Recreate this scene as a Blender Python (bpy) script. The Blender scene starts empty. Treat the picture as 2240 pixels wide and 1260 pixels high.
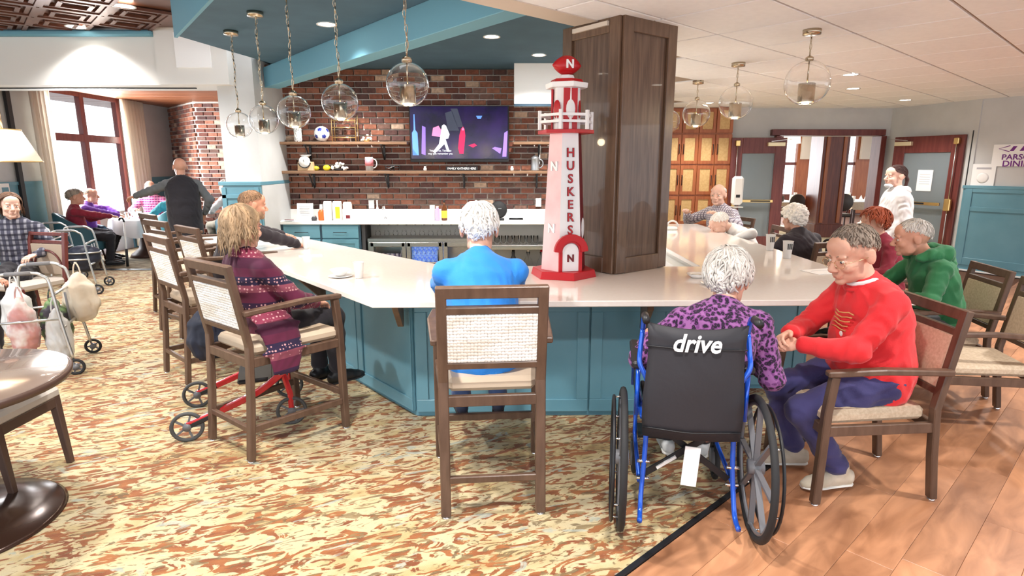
import bpy, bmesh, math, random
import numpy as np
from mathutils import Vector as V, Matrix, noise
from math import sin, cos, pi, radians as R, atan2, sqrt
S = bpy.context.scene
COL = S.collection
random.seed(7)
# ------------------------------------------------------------------ camera
cam = bpy.data.objects.new('camera', bpy.data.cameras.new('camera'))
COL.objects.link(cam)
cam.location = (0, 0, 1.72)
cam.rotation_euler = (pi/2 - math.atan(270/1300), 0, 0)
cam.data.sensor_width = 36; cam.data.lens = 1300/2240*36; cam.data.clip_start = .05
S.camera = cam
# ------------------------------------------------------------------ world, exposure
W = bpy.data.worlds.new('world'); S.world = W; W.use_nodes = True
W.node_tree.nodes['Background'].inputs[0].default_value = (.86, .93, 1, 1)
W.node_tree.nodes['Background'].inputs[1].default_value = 1.75
S.view_settings.view_transform = 'Standard'; S.view_settings.look = 'None'
S.view_settings.gamma = 1; S.view_settings.use_curve_mapping = False
S.view_settings.exposure = .66
def light(kind, name, loc, energy, color=(1, .965, .93), size=.15, rot=(0, 0, 0), spot=None, size_y=None):
    d = bpy.data.lights.new(name, kind); d.energy = energy; d.color = color
    if kind == 'AREA':
        d.size = size
        if size_y: d.shape = 'RECTANGLE'; d.size_y = size_y
    else: d.shadow_soft_size = size
    if kind == 'SPOT': d.spot_size = R(spot or 120); d.spot_blend = .7
    o = bpy.data.objects.new(name, d); COL.objects.link(o); o.location = loc; o.rotation_euler = rot
    return o
ORD = 'first second third fourth fifth sixth seventh eighth ninth tenth eleventh twelfth thirteenth'.split()
# daylight entering through the left window and the dining-room windows
light('AREA', 'window_daylight', (-7.93, 11.42, 1.7), 260, (.92, .96, 1), 2.5, (0, -pi/2, 0), size_y=2.0)
light('AREA', 'dining_daylight', (6.5, 20.5, 1.8), 420, (.95, .97, 1), 7, (pi/2, 0, pi), size_y=2.6)
# ------------------------------------------------------------------ mesh helpers
def tag(o, label=None, cat=None, group=None, kind=None):
    if label: o['label'] = label
    if cat: o['category'] = cat
    if group: o['group'] = group
    if kind: o['kind'] = kind
    return o
def thing(name, label, cat, loc=(0, 0, 0), rz=0, group=None, kind=None):
    o = bpy.data.objects.new(name, None); COL.objects.link(o); o.empty_display_size = .1
    o.location = loc; o.rotation_euler = (0, 0, rz)
    return tag(o, label, cat, group, kind)
def link(name, me, parent=None, m=None):
    o = bpy.data.objects.new(name, me); COL.objects.link(o)
    if parent: o.parent = parent
    if m is not None:
        me.materials.clear(); me.materials.append(MAT[m] if isinstance(m, str) else m)
    return o
def copy_tree(o, parent=None, loc=None, rz=None, label=None):
    c = o.copy(); COL.objects.link(c); c.parent = parent
    if loc is not None: c.location = loc
    if rz is not None: c.rotation_euler = (0, 0, rz)
    if label: c['label'] = label
    for ch in o.children: copy_tree(ch, c)
    return c
def frame(d, up=(0, 0, 1)):
    d = V(d).normalized(); u = V(up)
    if abs(d.dot(u.normalized())) > .999: u = V((1, 0, 0)) if abs(d.x) < .9 else V((0, 1, 0))
    s = d.cross(u).normalized(); t = s.cross(d).normalized()
    return s, t, d          # side, up, forward
class B:
    """collects shapes into one mesh"""
    def __init__(self): self.v = []; self.f = []; self.sm = []
    def add(self, vs, fs, smooth=False):
        n = len(self.v); self.v += [tuple(p) for p in vs]
        self.f += [tuple(i+n for i in f) for f in fs]; self.sm += [smooth]*len(fs)
        return self
    def box(self, c, s, rot=None, taper=1):
        x, y, z = s[0]/2, s[1]/2, s[2]/2; k = taper
        vs = [V((-x, -y, -z)), V((x, -y, -z)), V((x, y, -z)), V((-x, y, -z)), V((-x*k, -y*k, z)), V((x*k, -y*k, z)), V((x*k, y*k, z)), V((-x*k, y*k, z))]
        if rot is not None:
            if not isinstance(rot, Matrix): rot = Matrix.Rotation(rot, 3, 'Z')
            vs = [rot @ p for p in vs]
        return self.add([p+V(c) for p in vs], [(0, 3, 2, 1), (4, 5, 6, 7), (0, 1, 5, 4), (1, 2, 6, 5), (2, 3, 7, 6), (3, 0, 4, 7)])
    def bar(self, p0, p1, w, h, up=(0, 0, 1), w1=None, h1=None):
        s, t, d = frame(V(p1)-V(p0), up); w1 = w1 or w; h1 = h1 or h; vs = []
        for p, a, b in ((V(p0), w, h), (V(p1), w1, h1)):
            vs += [p-s*a/2-t*b/2, p+s*a/2-t*b/2, p+s*a/2+t*b/2, p-s*a/2+t*b/2]
        return self.add(vs, [(0, 1, 2, 3), (7, 6, 5, 4), (1, 0, 4, 5), (2, 1, 5, 6), (3, 2, 6, 7), (0, 3, 7, 4)])
    def bars(self, pts, w, h, up=(0, 0, 1)):
        """bent bar: mitred rectangular section along points"""
        pts = [V(p) for p in pts]; vs = []; fs = []
        for i, p in enumerate(pts):
            d = (pts[min(i+1, len(pts)-1)]-pts[max(i-1, 0)]); s, t, _ = frame(d, up)
            vs += [p-s*w/2-t*h/2, p+s*w/2-t*h/2, p+s*w/2+t*h/2, p-s*w/2+t*h/2]
        for i in range(len(pts)-1):
            a = 4*i; fs += [(a+k, a+(k+1) % 4, a+4+(k+1) % 4, a+4+k) for k in range(4)]
        fs += [(3, 2, 1, 0), tuple(4*(len(pts)-1)+k for k in range(4))]
        return self.add(vs, fs)
    def tube(self, pts, r, n=8, closed=False):
        pts = [V(p) for p in pts]; m = len(pts); rr = r if isinstance(r, (list, tuple)) else [r]*m
        vs = []; fs = []; s = None
        for i, p in enumerate(pts):
            a = pts[(i-1) % m] if closed else pts[max(i-1, 0)]; b = pts[(i+1) % m] if closed else pts[min(i+1, m-1)]
            d = (b-a).normalized()
            if s is None: s = frame(d)[0]
            s = (s-d*s.dot(d)).normalized(); t = d.cross(s)
            vs += [p+(s*cos(2*pi*k/n)+t*sin(2*pi*k/n))*rr[i] for k in range(n)]
        for i in range(m if closed else m-1):
            for k in range(n):
                j = (i+1) % m; fs.append((i*n+k, i*n+(k+1) % n, j*n+(k+1) % n, j*n+k))
        if not closed: fs += [tuple(range(n))[::-1], tuple((m-1)*n+k for k in range(n))]
        return self.add(vs, fs, True)
    def cyl(self, p0, p1, r0, r1=None, n=12): return self.tube([p0, p1], [r0, r0 if r1 is None else r1], n)
    def lathe(self, prof, c=(0, 0, 0), n=20, rot=None, caps=True):
        c = V(c); vs = []; fs = []; m = len(prof)
        for r, z in prof:
            for k in range(n):
                p = V((r*cos(2*pi*k/n), r*sin(2*pi*k/n), z)); vs.append(c+(rot @ p if rot else p))
        for i in range(m-1):
            for k in range(n): fs.append((i*n+k, i*n+(k+1) % n, (i+1)*n+(k+1) % n, (i+1)*n+k))
        if caps and prof[0][0] > 1e-5: fs.append(tuple(range(n))[::-1])
        if caps and prof[-1][0] > 1e-5: fs.append(tuple((m-1)*n+k for k in range(n)))
        return self.add(vs, fs, True)
    def ell(self, c, r, rot=None, n=14, m=9):
        prof = []; vs = []; fs = []; c = V(c); r = (r,)*3 if isinstance(r, (int, float)) else r
        for i in range(m+1):
            a = -pi/2+pi*i/m
            for k in range(n):
                p = V((r[0]*cos(a)*cos(2*pi*k/n), r[1]*cos(a)*sin(2*pi*k/n), r[2]*sin(a))); vs.append(c+(rot @ p if rot else p))
        for i in range(m):
            for k in range(n): fs.append((i*n+k, i*n+(k+1) % n, (i+1)*n+(k+1) % n, (i+1)*n+k))
        return self.add(vs, fs, True)
    def loft(self, rings, side, n=14, smooth=True):
        """rings: (centre, a, b): half width along side, half depth; rounded closed tube"""
        vs = []; fs = []; side = V(side); m = len(rings); cs = [V(q[0]) for q in rings]
        for i in range(m):
            d = (cs[min(i+1, m-1)]-cs[max(i-1, 0)]).normalized()
            s = (side-d*side.dot(d)).normalized(); t = d.cross(s)
            for k in range(n): vs.append(cs[i]+s*cos(2*pi*k/n)*rings[i][1]+t*sin(2*pi*k/n)*rings[i][2])
        for i in range(m-1):
            for k in range(n): fs.append((i*n+k, i*n+(k+1) % n, (i+1)*n+(k+1) % n, (i+1)*n+k))
        fs += [tuple(range(n))[::-1], tuple((m-1)*n+k for k in range(n))]
        return self.add(vs, fs, smooth)
    def prism(self, pts, z0, z1, rot=None, off=(0, 0, 0)):
        n = len(pts); vs = [V((x, y, z0)) for x, y in pts]+[V((x, y, z1)) for x, y in pts]
        if rot is not None: vs = [rot @ p for p in vs]
        return self.add([p+V(off) for p in vs], [tuple(range(n))[::-1], tuple(range(n, 2*n))]+[(i, (i+1) % n, n+(i+1) % n, n+i) for i in range(n)])
    def quad(self, *p): return self.add(p, [tuple(range(len(p)))])
    def mesh(self, name, bevel=0, weld=False):
        me = bpy.data.meshes.new(name); me.from_pydata(self.v, [], self.f)
        me.polygons.foreach_set('use_smooth', self.sm)
        bm = bmesh.new(); bm.from_mesh(me)
        if weld: bmesh.ops.remove_doubles(bm, verts=bm.verts, dist=1e-5)
        if bevel:
            es = [e for e in bm.edges if len(e.link_faces) == 2 and e.calc_face_angle(0) > .6]
            bmesh.ops.bevel(bm, geom=es, offset=bevel, segments=1, profile=.5, affect='EDGES', clamp_overlap=True)
        bmesh.ops.recalc_face_normals(bm, faces=bm.faces)
        bm.to_mesh(me); bm.free(); me.update()
        return me
    def build(self, name, m, parent=None, bevel=0, loc=None):
        o = link(name, self.mesh(name, bevel), parent, m)
        if loc is not None: o.location = loc
        return o
def bez(p0, p1, p2, p3, n=8):
    p0, p1, p2, p3 = map(V, (p0, p1, p2, p3))
    return [(1-t)**3*p0+3*(1-t)**2*t*p1+3*(1-t)*t*t*p2+t**3*p3 for t in [i/n for i in range(n+1)]]
def arcpts(c, r, a0, a1, n, ax=(1, 0, 0), ay=(0, 0, 1)):
    c, ax, ay = V(c), V(ax), V(ay)
    return [c+ax*r*cos(R(a0+(a1-a0)*i/n))+ay*r*sin(R(a0+(a1-a0)*i/n)) for i in range(n+1)]
def smooth_path(pts, n=4):
    """Catmull-Rom"""
    pts = [V(p) for p in pts]; out = []
    for i in range(len(pts)-1):
        a, b, c, d = pts[max(i-1, 0)], pts[i], pts[i+1], pts[min(i+2, len(pts)-1)]
        for k in range(n):
            t = k/n; out.append(.5*((2*b)+(c-a)*t+(2*a-5*b+4*c-d)*t*t+(3*b-a-3*c+d)*t**3))
    return out+[pts[-1]]
def text_mesh(s, size, extrude=.002, name='lettering', bold=0):
    cu = bpy.data.curves.new(name, 'FONT'); cu.body = s; cu.size = size; cu.extrude = extrude; cu.align_x = 'CENTER'; cu.align_y = 'CENTER'
    cu.offset = bold; cu.resolution_u = 3
    o = bpy.data.objects.new(name, cu); COL.objects.link(o)
    me = bpy.data.meshes.new_from_object(o.evaluated_get(bpy.context.evaluated_depsgraph_get()))
    bpy.data.objects.remove(o); me.name = name
    return me
def lettering(s, size, parent, m, loc, rot=(pi/2, 0, 0), extrude=.002, bold=0, name='lettering', sx=1):
    o = link(name, text_mesh(s, size, extrude, name, bold), parent, m); o.location = loc; o.rotation_euler = rot; o.scale = (sx, 1, 1)
    return o
# ------------------------------------------------------------------ materials
MAT = {}
def mat(name, col, rough=.5, metal=0, col2=None, scale=6, detail=3, stretch=(1, 1, 1), lo=.35, hi=.65, bump=0, bscale=None, rand=0, emit=0, trans=0, ior=1.45, alpha=1, coat=0, sheen=0, rot=0, spec=.5, coords='Object', const=False):
    m = bpy.data.materials.new(name); m.use_nodes = True; nt = m.node_tree; N = nt.nodes; L = nt.links
    b = N['Principled BSDF']; b.inputs['Roughness'].default_value = rough; b.inputs['Metallic'].default_value = metal
    b.inputs['Specular IOR Level'].default_value = spec; b.inputs['IOR'].default_value = ior
    b.inputs['Transmission Weight'].default_value = trans; b.inputs['Alpha'].default_value = alpha
    b.inputs['Coat Weight'].default_value = coat; b.inputs['Sheen Weight'].default_value = sheen
    c = (*col, 1); out = None
    b.inputs['Base Color'].default_value = c
    if col2 is not None or bump:
        tc = N.new('ShaderNodeTexCoord'); mp = N.new('ShaderNodeMapping'); mp.inputs['Scale'].default_value = stretch; mp.inputs['Rotation'].default_value = (0, 0, rot)
        L.new(tc.outputs[coords], mp.inputs[0])
    if col2 is not None:
        nz = N.new('ShaderNodeTexNoise'); nz.inputs['Scale'].default_value = scale; nz.inputs['Detail'].default_value = detail
        L.new(mp.outputs[0], nz.inputs[0])
        if rand:
            oi = N.new('ShaderNodeObjectInfo'); ad = N.new('ShaderNodeVectorMath'); ml = N.new('ShaderNodeMath'); ml.operation = 'MULTIPLY'; ml.inputs[1].default_value = 37
            L.new(oi.outputs['Random'], ml.inputs[0]); L.new(mp.outputs[0], ad.inputs[0]); L.new(ml.outputs[0], ad.inputs[1]); L.new(ad.outputs[0], nz.inputs[0])
        rp = N.new('ShaderNodeValToRGB'); e = rp.color_ramp.elements
        e[0].position = lo; e[0].color = c; e[1].position = hi; e[1].color = (*col2, 1)
        if const: rp.color_ramp.interpolation = 'CONSTANT'
        L.new(nz.outputs[0], rp.inputs[0]); out = rp.outputs[0]
    if rand:
        oi = N.new('ShaderNodeObjectInfo'); mr = N.new('ShaderNodeMapRange'); mr.inputs[3].default_value = 1-rand; mr.inputs[4].default_value = 1+rand
        L.new(oi.outputs['Random'], mr.inputs[0]); hs = N.new('ShaderNodeHueSaturation'); L.new(mr.outputs[0], hs.inputs['Value'])
        if out: L.new(out, hs.inputs['Color'])
        else: hs.inputs['Color'].default_value = c
        out = hs.outputs[0]
    if out: L.new(out, b.inputs['Base Color'])
    if bump:
        nb = N.new('ShaderNodeTexNoise'); nb.inputs['Scale'].default_value = bscale or scale*4; nb.inputs['Detail'].default_value = 4
        L.new(mp.outputs[0], nb.inputs[0]); bp = N.new('ShaderNodeBump'); bp.inputs['Strength'].default_value = bump; bp.inputs['Distance'].default_value = .01
        L.new(nb.outputs[0], bp.inputs['Height']); L.new(bp.outputs[0], b.inputs['Normal'])
    if emit:
        b.inputs['Emission Strength'].default_value = emit; b.inputs['Emission Color'].default_value = c
        if out: L.new(out, b.inputs['Emission Color'])
    MAT[name] = m
    return m
def nodes_of(name): nt = MAT[name].node_tree; return nt.nodes, nt.links, nt.nodes['Principled BSDF']
# ------------------------------------------------------------------ base materials
mat('wall_paint', (.52, .525, .52), .8, col2=(.56, .565, .56), scale=3, bump=.05, bscale=120)
mat('white_paint', (.76, .75, .72), .7)
mat('ceiling_tile', (.87, .88, .90), .9, col2=(.90, .91, .93), scale=20, bump=.15, bscale=300, rand=.02)
mat('grid_metal', (.34, .27, .22), .7)
mat('beige_trim', (.62, .54, .46), .7)
mat('bright_white', (.95, .95, .95), .5); mat('teal_ceiling', (.045, .10, .145), .8, col2=(.052, .115, .165), scale=3)
mat('teal_beam', (.135, .33, .43), .7)
mat('teal', (.11, .265, .335), .33, col2=(.135, .30, .375), scale=2.5, detail=5, bump=.04, bscale=60)
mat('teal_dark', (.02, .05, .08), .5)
mat('mortar', (.66, .57, .50), .95, col2=(.72, .64, .57), scale=8, bump=.3, bscale=90)
for i, c in enumerate([(.105, .036, .022), (.075, .026, .018), (.13, .048, .028), (.05, .023, .02), (.155, .062, .038), (.085, .045, .034), (.26, .18, .13), (.065, .03, .026)]):
    c = tuple(x*1.45 for x in c); mat('brick%d' % i, c, .85, col2=tuple(x*1.55 for x in c), scale=25, detail=5, bump=.4, bscale=70, rand=.18)
mat('walnut', (.085, .046, .028), .36, col2=(.16, .095, .06), scale=5, detail=6, stretch=(8, 8, .6), bump=.05, bscale=30, coat=.25)
mat('walnut_frame', (.11, .062, .036), .36, col2=(.16, .092, .055), scale=6, detail=5, stretch=(6, 6, .8), coat=.25)
mat('mahogany', (.10, .022, .012), .35, col2=(.17, .042, .02), scale=4, detail=5, stretch=(7, 7, .6))
mat('mahogany_door', (.11, .022, .02), .35, col2=(.16, .04, .032), scale=4, detail=5, stretch=(7, 7, .6))
mat('cherry', (.28, .075, .022), .35, col2=(.36, .11, .035), scale=4, detail=5, stretch=(7, 7, .6))
mat('tan_panel', (.52, .33, .13), .5, col2=(.6, .4, .18), scale=30)
mat('brass', (.72, .5, .2), .28, 1)
mat('chrome', (.75, .75, .76), .15, 1)
mat('steel', (.5, .48, .46), .32, 1, col2=(.42, .4, .38), scale=20, stretch=(1, 1, 12))
mat('black', (.012, .012, .014), .45)
mat('black_rubber', (.016, .016, .017), .7)
mat('glass', (1, 1, 1), .0, trans=1, ior=1.12, spec=.3)
mat('white_gloss', (.86, .85, .83), .25)
mat('white_stone', (.86, .79, .735), .1, col2=(.84, .765, .70), scale=40, coat=.3)
mat('stone_edge', (.88, .84, .80), .2)
mat('back_stone', (.86, .85, .82), .2)
mat('tin', (.13, .05, .03), .35, .35, col2=(.18, .075, .045), scale=5)
mat('wood_ceiling', (.16, .05, .02), .4, col2=(.24, .085, .035), scale=3, detail=5, stretch=(.7, 8, 1))
mat('curtain', (.92, .88, .80), .9)
_n, _l, _b = nodes_of('curtain'); _t = _n.new('ShaderNodeBsdfTranslucent'); _t.inputs[0].default_value = (.95, .9, .8, 1); _m = _n.new('ShaderNodeMixShader'); _m.inputs[0].default_value = .55
_l.new(_b.outputs[0], _m.inputs[1]); _l.new(_t.outputs[0], _m.inputs[2]); _l.new(_m.outputs[0], _n['Material Output'].inputs[0])
mat('lamp_emit', (1, .93, .82), .5, emit=9)
mat('lamp_warm', (1, .82, .5), .5, emit=14)
mat('plank', (.27, .115, .055), .34, col2=(.58, .28, .145), scale=2.4, detail=9, stretch=(1.0, 3.4, 1), lo=.3, hi=.68, rand=.12, bump=.05, bscale=18)
for n_ in nodes_of('plank')[0]:
    if n_.type == 'TEX_NOISE' and n_.inputs['Scale'].default_value < 3: n_.inputs['Distortion'].default_value = .8
mat('underfloor', (.12, .05, .025), .8)
# carpet: streaky mottled pattern in cream, rust, olive and grey-blue
def carpet(name, bright=1):
    mat(name, (.5, .4, .2), .95, sheen=.15)
    N, L, b = nodes_of(name); tc = N.new('ShaderNodeTexCoord')
    def nz(scale, rotd, sx, sy, det, dist=0, seed=0):
        mp = N.new('ShaderNodeMapping'); mp.vector_type = 'TEXTURE'; mp.inputs['Rotation'].default_value = (0, 0, R(-rotd*.7)); mp.inputs['Scale'].default_value = (1/sx, 1/sy, 1); mp.inputs['Location'].default_value = (seed, seed*.7, 0)
        L.new(tc.outputs['Object'], mp.inputs[0]); n = N.new('ShaderNodeTexNoise'); n.inputs['Scale'].default_value = scale; n.inputs['Detail'].default_value = det; n.inputs['Distortion'].default_value = dist
        L.new(mp.outputs[0], n.inputs[0]); return n.outputs[0]
    def ramp(src, stops, const=False):
        r = N.new('ShaderNodeValToRGB'); e = r.color_ramp.elements
        if const: r.color_ramp.interpolation = 'CONSTANT'
        while len(e) < len(stops): e.new(.5)
        for k, (p, c) in enumerate(stops): e[k].position = p; e[k].color = (*c, 1)
        L.new(src, r.inputs[0]); return r.outputs[0]
    def mix(f, a, c):
        m = N.new('ShaderNodeMix'); m.data_type = 'RGBA'; L.new(f, m.inputs[0]); L.new(a, m.inputs[6]); L.new(c, m.inputs[7]); return m.outputs[2]
    k = bright
    base = ramp(nz(3.0, -28, .7, 1.5, 6, 1.2, 3), [(.26, (.36*k, .22*k, .075*k)), (.36, (.62*k, .46*k, .20*k)), (.5, (.76*k, .62*k, .35*k)), (.66, (.70*k, .60*k, .38*k)), (.74, (.34*k, .38*k, .33*k))])
    rust = ramp(nz(7.5, -28, .7, 1.7, 7, 2.2, 9), [(0, (0, 0, 0)), (.515, (0, 0, 0)), (.54, (1, 1, 1))])
    rc = ramp(nz(9, -28, .6, 2, 4, 0, 21), [(.35, (.26*k, .065*k, .014*k)), (.62, (.46*k, .16*k, .04*k))])
    c1 = mix(rust, base, rc)
    dark = ramp(nz(10, -28, .7, 1.9, 7, 2.4, 31), [(0, (0, 0, 0)), (.565, (0, 0, 0)), (.60, (.85, .85, .85))])
    dc = ramp(nz(12, -28, .6, 2, 4, 0, 41), [(.4, (.17*k, .10*k, .035*k)), (.6, (.32*k, .22*k, .09*k))])
    c2 = mix(dark, c1, dc)
    pale = ramp(nz(4.2, -28, .7, 1.8, 6, 2.0, 57), [(0, (0, 0, 0)), (.63, (0, 0, 0)), (.66, (.8, .8, .8))])
    pc = ramp(nz(14, -28, 1, 2, 4, 0, 61), [(.4, (.40*k, .46*k, .40*k)), (.6, (.62*k, .64*k, .52*k))])
    c2 = mix(pale, c2, pc)
    L.new(c2, b.inputs['Base Color'])
    f = N.new('ShaderNodeTexNoise'); f.inputs['Scale'].default_value = 220; L.new(tc.outputs['Object'], f.inputs[0])
    bp = N.new('ShaderNodeBump'); bp.inputs['Strength'].default_value = .5; bp.inputs['Distance'].default_value = .006; L.new(f.outputs[0], bp.inputs['Height']); L.new(bp.outputs[0], b.inputs['Normal'])
carpet('carpet', .66)
mat('dark_carpet', (.12, .085, .05), .95, col2=(.3, .24, .15), scale=9, detail=6, stretch=(.6, 2, 1), lo=.4, hi=.6)
mat('light_carpet', (.62, .52, .33), .95, col2=(.45, .33, .17), scale=7, detail=6, stretch=(.6, 2.5, 1), lo=.5, hi=.65)
# ------------------------------------------------------------------ floor
GA = R(42.5); U = V((cos(GA), sin(GA), 0)); NN = V((-sin(GA), cos(GA), 0))
RG = Matrix.Rotation(GA, 3, 'Z')
def un(u, n, z=0): p = U*u+NN*n; p.z = z; return p
floor = thing('floor', 'brown wood plank floor meeting a mottled gold and rust carpet', 'floor', kind='structure')
B().box((2, 11, -.03), (34, 30, .03)).build('subfloor', 'underfloor', floor)
# carpet boundary line: n = 1.345 (measured along the grid direction)
NB = 1.345
car = B(); car.prism([tuple(un(-6, NB)[:2]), tuple(un(4.3, NB)[:2]), (2.3, 4.0), (2.3, 9.7), (-3, 9.7), (-14, 9.7), (-14, -3)], -.015, .004); car.build('carpet', 'carpet', floor)
B().bar(un(-6, NB-.012, .003), un(4.6, NB-.012, .003), .026, .012).build('carpet_edge_strip', 'black', floor)
B().box((-5.5, 9.78, .003), (17, .12, .012)).build('floor_threshold', 'black', floor)
B().box((-5.5, 12.9, -.008), (17, 6.1, .02)).build('dining_nook_carpet', 'dark_carpet', floor)
B().prism([(2.66, 7.6), (6.2, 9.3), (7.6, 9.9), (8, 22), (2.66, 22)], -.013, .003).build('doorway_carpet', 'light_carpet', floor)
pl = B().box((0, 0, 0), (1.249, .189, .02)).mesh('plank', .0015); pl.materials.append(MAT['plank']); PW, PLn = .19, 1.25
far = B()
for r in range(-46, 26):
    n0 = NB-.027+PW*r; off = random.uniform(0, PLn)
    for k in range(-3, 13):
        c = un(k*PLn+off, n0-PW/2)
        if c.y < -.5 or c.y > 9.6 or c.x < -.2 or c.x > 10: continue
        if r > 0 and (c.x < 2.3 or c.y > 8.2): continue
        if c.y < 1.5 or c.x > 1.05*c.y or c.x > 8.3: far.box((c.x, c.y, -.009), (1.249, .189, .02), GA); continue
        o = link('plank', pl, floor); o.location = (c.x, c.y, -.009); o.rotation_euler = (0, 0, GA)
tag(far.build('planking', 'plank', floor), kind='stuff')
# ------------------------------------------------------------------ ceilings
ceil = thing('ceiling', 'white suspended tile ceiling over the dining side', 'ceiling', kind='structure')
CZ = 2.74; T = .757
poly = [(-4.34, .29), (.45, 4.69), (1.0, 5.3), (2.5, 11.7), (9, 11.7), (13, 6), (13, -2), (-4, -2)]
B().prism(poly, CZ+.012, CZ+.05).build('grid', 'grid_metal', ceil)
B().bar(un(-3, 3.06, CZ+.0), un(3.55, 3.06, CZ+.0), .2, .02).build('border', 'beige_trim', ceil)
B().bar(un(-3, 3.17, CZ+.13), un(3.55, 3.17, CZ+.13), .02, .28).build('fascia', 'beige_trim', ceil)
tm = B().box((0, 0, 0), (T-.02, T-.02, .02)).mesh('tile', .004); tm.materials.append(MAT['ceiling_tile'])
th = B().box((0, 0, 0), (T-.02, .36-.02, .02)).mesh('tile', .004); th.materials.append(MAT['ceiling_tile'])
for i in range(-4, 14):
    for j in range(-13, 4):
        n0 = 1.11+T*j; u0 = 3.87+T*i; c = un(u0+T/2, n0+T/2)
        if c.y < 2.8 or c.x < -1 or c.y > 11.6 or c.x > 1.1*c.y: continue
        if j == 2:
            if i > -1: continue
            c = un(u0+T/2, n0+.18); o = link('tile', th, ceil)
        elif j == 3: continue
        else: o = link('tile', tm, ceil)
        o.location = (c.x, c.y, CZ+.006); o.rotation_euler = (0, 0, GA)
for j in range(2, 8):      # tiles behind the column line
    for i in range(0, 14):
        c = un(3.87+T*(i+.5), 1.11+T*(j+.5))
        if c.y < 4.6 or c.y > 11.5 or c.x < 1.05+max(0, c.y-5.0)*.28: continue
        o = link('tile', tm, ceil); o.location = (c.x, c.y, CZ+.006); o.rotation_euler = (0, 0, GA)
# teal ceiling, beam and fascia over the bar
bc = thing('ceiling', 'dark teal painted ceiling with lighter teal beam above the bar', 'ceiling', kind='structure')
B().prism([(-3.4, 6.42), (-1.5, 3.89), (.2, 4.0), (.2, 4.4), (-3.1, 8.3), (-3.13, 8.0)], 3.0, 3.05).build('soffit_panel', 'teal_ceiling', bc)
B().bar((-3.41, 6.42, 3.2), (-1.5, 3.88, 3.2), .03, .44).build('fascia', 'teal_beam', bc)
bd = V((-3.07, 3.82, 0)).normalized(); bs = V((bd.y, -bd.x, 0))
p0 = V((.25, 3.95, 2.87)); p1 = V((-3.35, 8.43, 2.87))
B().bar(p0+bs*.1, p1+bs*.1, .2, .26).build('beam', 'teal_beam', bc, .004)
B().prism([(-3.6, 8.5), (.1, 4.0), (.45, 4.72), (1.0, 5.3), (1.7, 9.2), (-3.6, 9.2)], 3.08, 3.12).build('back_panel', 'teal_ceiling', bc)
# tin ceiling on the left
tc_ = thing('ceiling', 'dark brown embossed tin ceiling at upper left', 'ceiling', kind='structure')
B().prism([(-12, 2), (-1.2, 2), (-1.2, 4.4), (-3.45, 6.6), (-3.3, 8.1), (-12, 8.1)], 3.4, 3.44).build('backing', 'tin', tc_)
tp = B(); s_ = .29
for r, z0, z1 in ((s_, 0, -.03), (s_*.82, -.012, -.016), (s_*.5, -.02, -.028)):
    for a in range(4):
        p = [V((r*cos(pi/4+pi/2*(a+k))*1.414*.95, r*sin(pi/4+pi/2*(a+k))*1.414*.95, z1)) for k in (0, 1)]
        tp.bar(p[0], p[1], .045, .03)
tpm = tp.mesh('tin_panel'); tpm.materials.append(MAT['tin'])
for i in range(-12, 14):
    for j in range(4, 18):
        c = un(.58*i, .58*j)
        if not (3.9 < c.y < 7.75 and -9 < c.x < -2.2-(c.y-4.4)*.0): continue
        if c.x > -3.9 and (c.x+3.4)*.8+(c.y-6.42)*.6 > -.4: continue
        o = link('tin_panel', tpm, tc_); o.location = (c.x, c.y, 3.4); o.rotation_euler = (0, 0, GA)
# wood ceiling of the left nook
wc = thing('ceiling', 'stained wood ceiling of the window nook', 'ceiling', kind='structure')
for k in range(14): B().box((-6.2, 8.75+.5*k, 3.03), (6.5, .49, .03)).build('board', 'wood_ceiling', wc, .004)
# ------------------------------------------------------------------ brick wall behind the bar
BY = 9.12
bw = thing('wall_back', 'red-brown brick wall with pale mortar behind the bar', 'wall', kind='structure')
B().box((-.9, BY+.075, 1.55), (5.1, .1, 3.1)).build('mortar', 'mortar', bw)
BL, BH = .203, .0852
brk = [B().box((0, 0, 0), (BL-.019, .05, BH-.019)).mesh('brick', .003) for _ in range(8)]
for i, m in enumerate(brk): m.materials.append(MAT['brick%d' % i])
wts = [5, 4, 5, 3, 4, 4, 1.6, 3]; cells = []
for r in range(25):
    for k in range(25):
        x = -3.42+BL*(k+(.5 if r % 2 else 0)); z = .95+BH*(r+.5)
        if x > 1.45: continue
        cells.append((x, z, r))
hid = lambda x, z: (x > .62) or (-1.45 < x < -.1 and 1.86 < z < 2.46) or z < 1.0 or (z > 2.56 and x > .15) or (z > 3.0)
rest = {i: B() for i in range(8)}; cnt = 0
cells.sort(key=lambda c: abs(c[0]+1.5)*.7+abs(c[1]-1.9))
for x, z, r in cells:
    i = random.choices(range(8), wts)[0]; dy = random.uniform(-.003, .003)
    if not hid(x, z) and cnt < 300:
        o = link('brick', brk[i], bw); o.location = (x, BY+.003+dy, z); cnt += 1
    else: rest[i].box((x, BY+.003+dy, z), (BL-.019, .05, BH-.019))
for i in rest:
    if rest[i].v: tag(rest[i].build('brickwork', 'brick%d' % i, bw), kind='stuff')
B().bar((1.62, 9.12, 1.4), (2.82, 11.5, 1.4), .1, 2.8).build('end_wall', 'wall_paint', bw)
# white soffit box beside the lighthouse
ws = thing('trim_1', 'white bulkhead box at the brick wall with a scallop of light', 'wall', kind='structure')
B().box((.83, 8.85, 2.82), (1.6, .5, .55)).build('box', 'bright_white', ws)
B().box((.83, 8.62, 2.53), (1.6, .06, .035)).build('dark_trim', 'teal_dark', ws)  # dark strip along the lower front edge of the box
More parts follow.
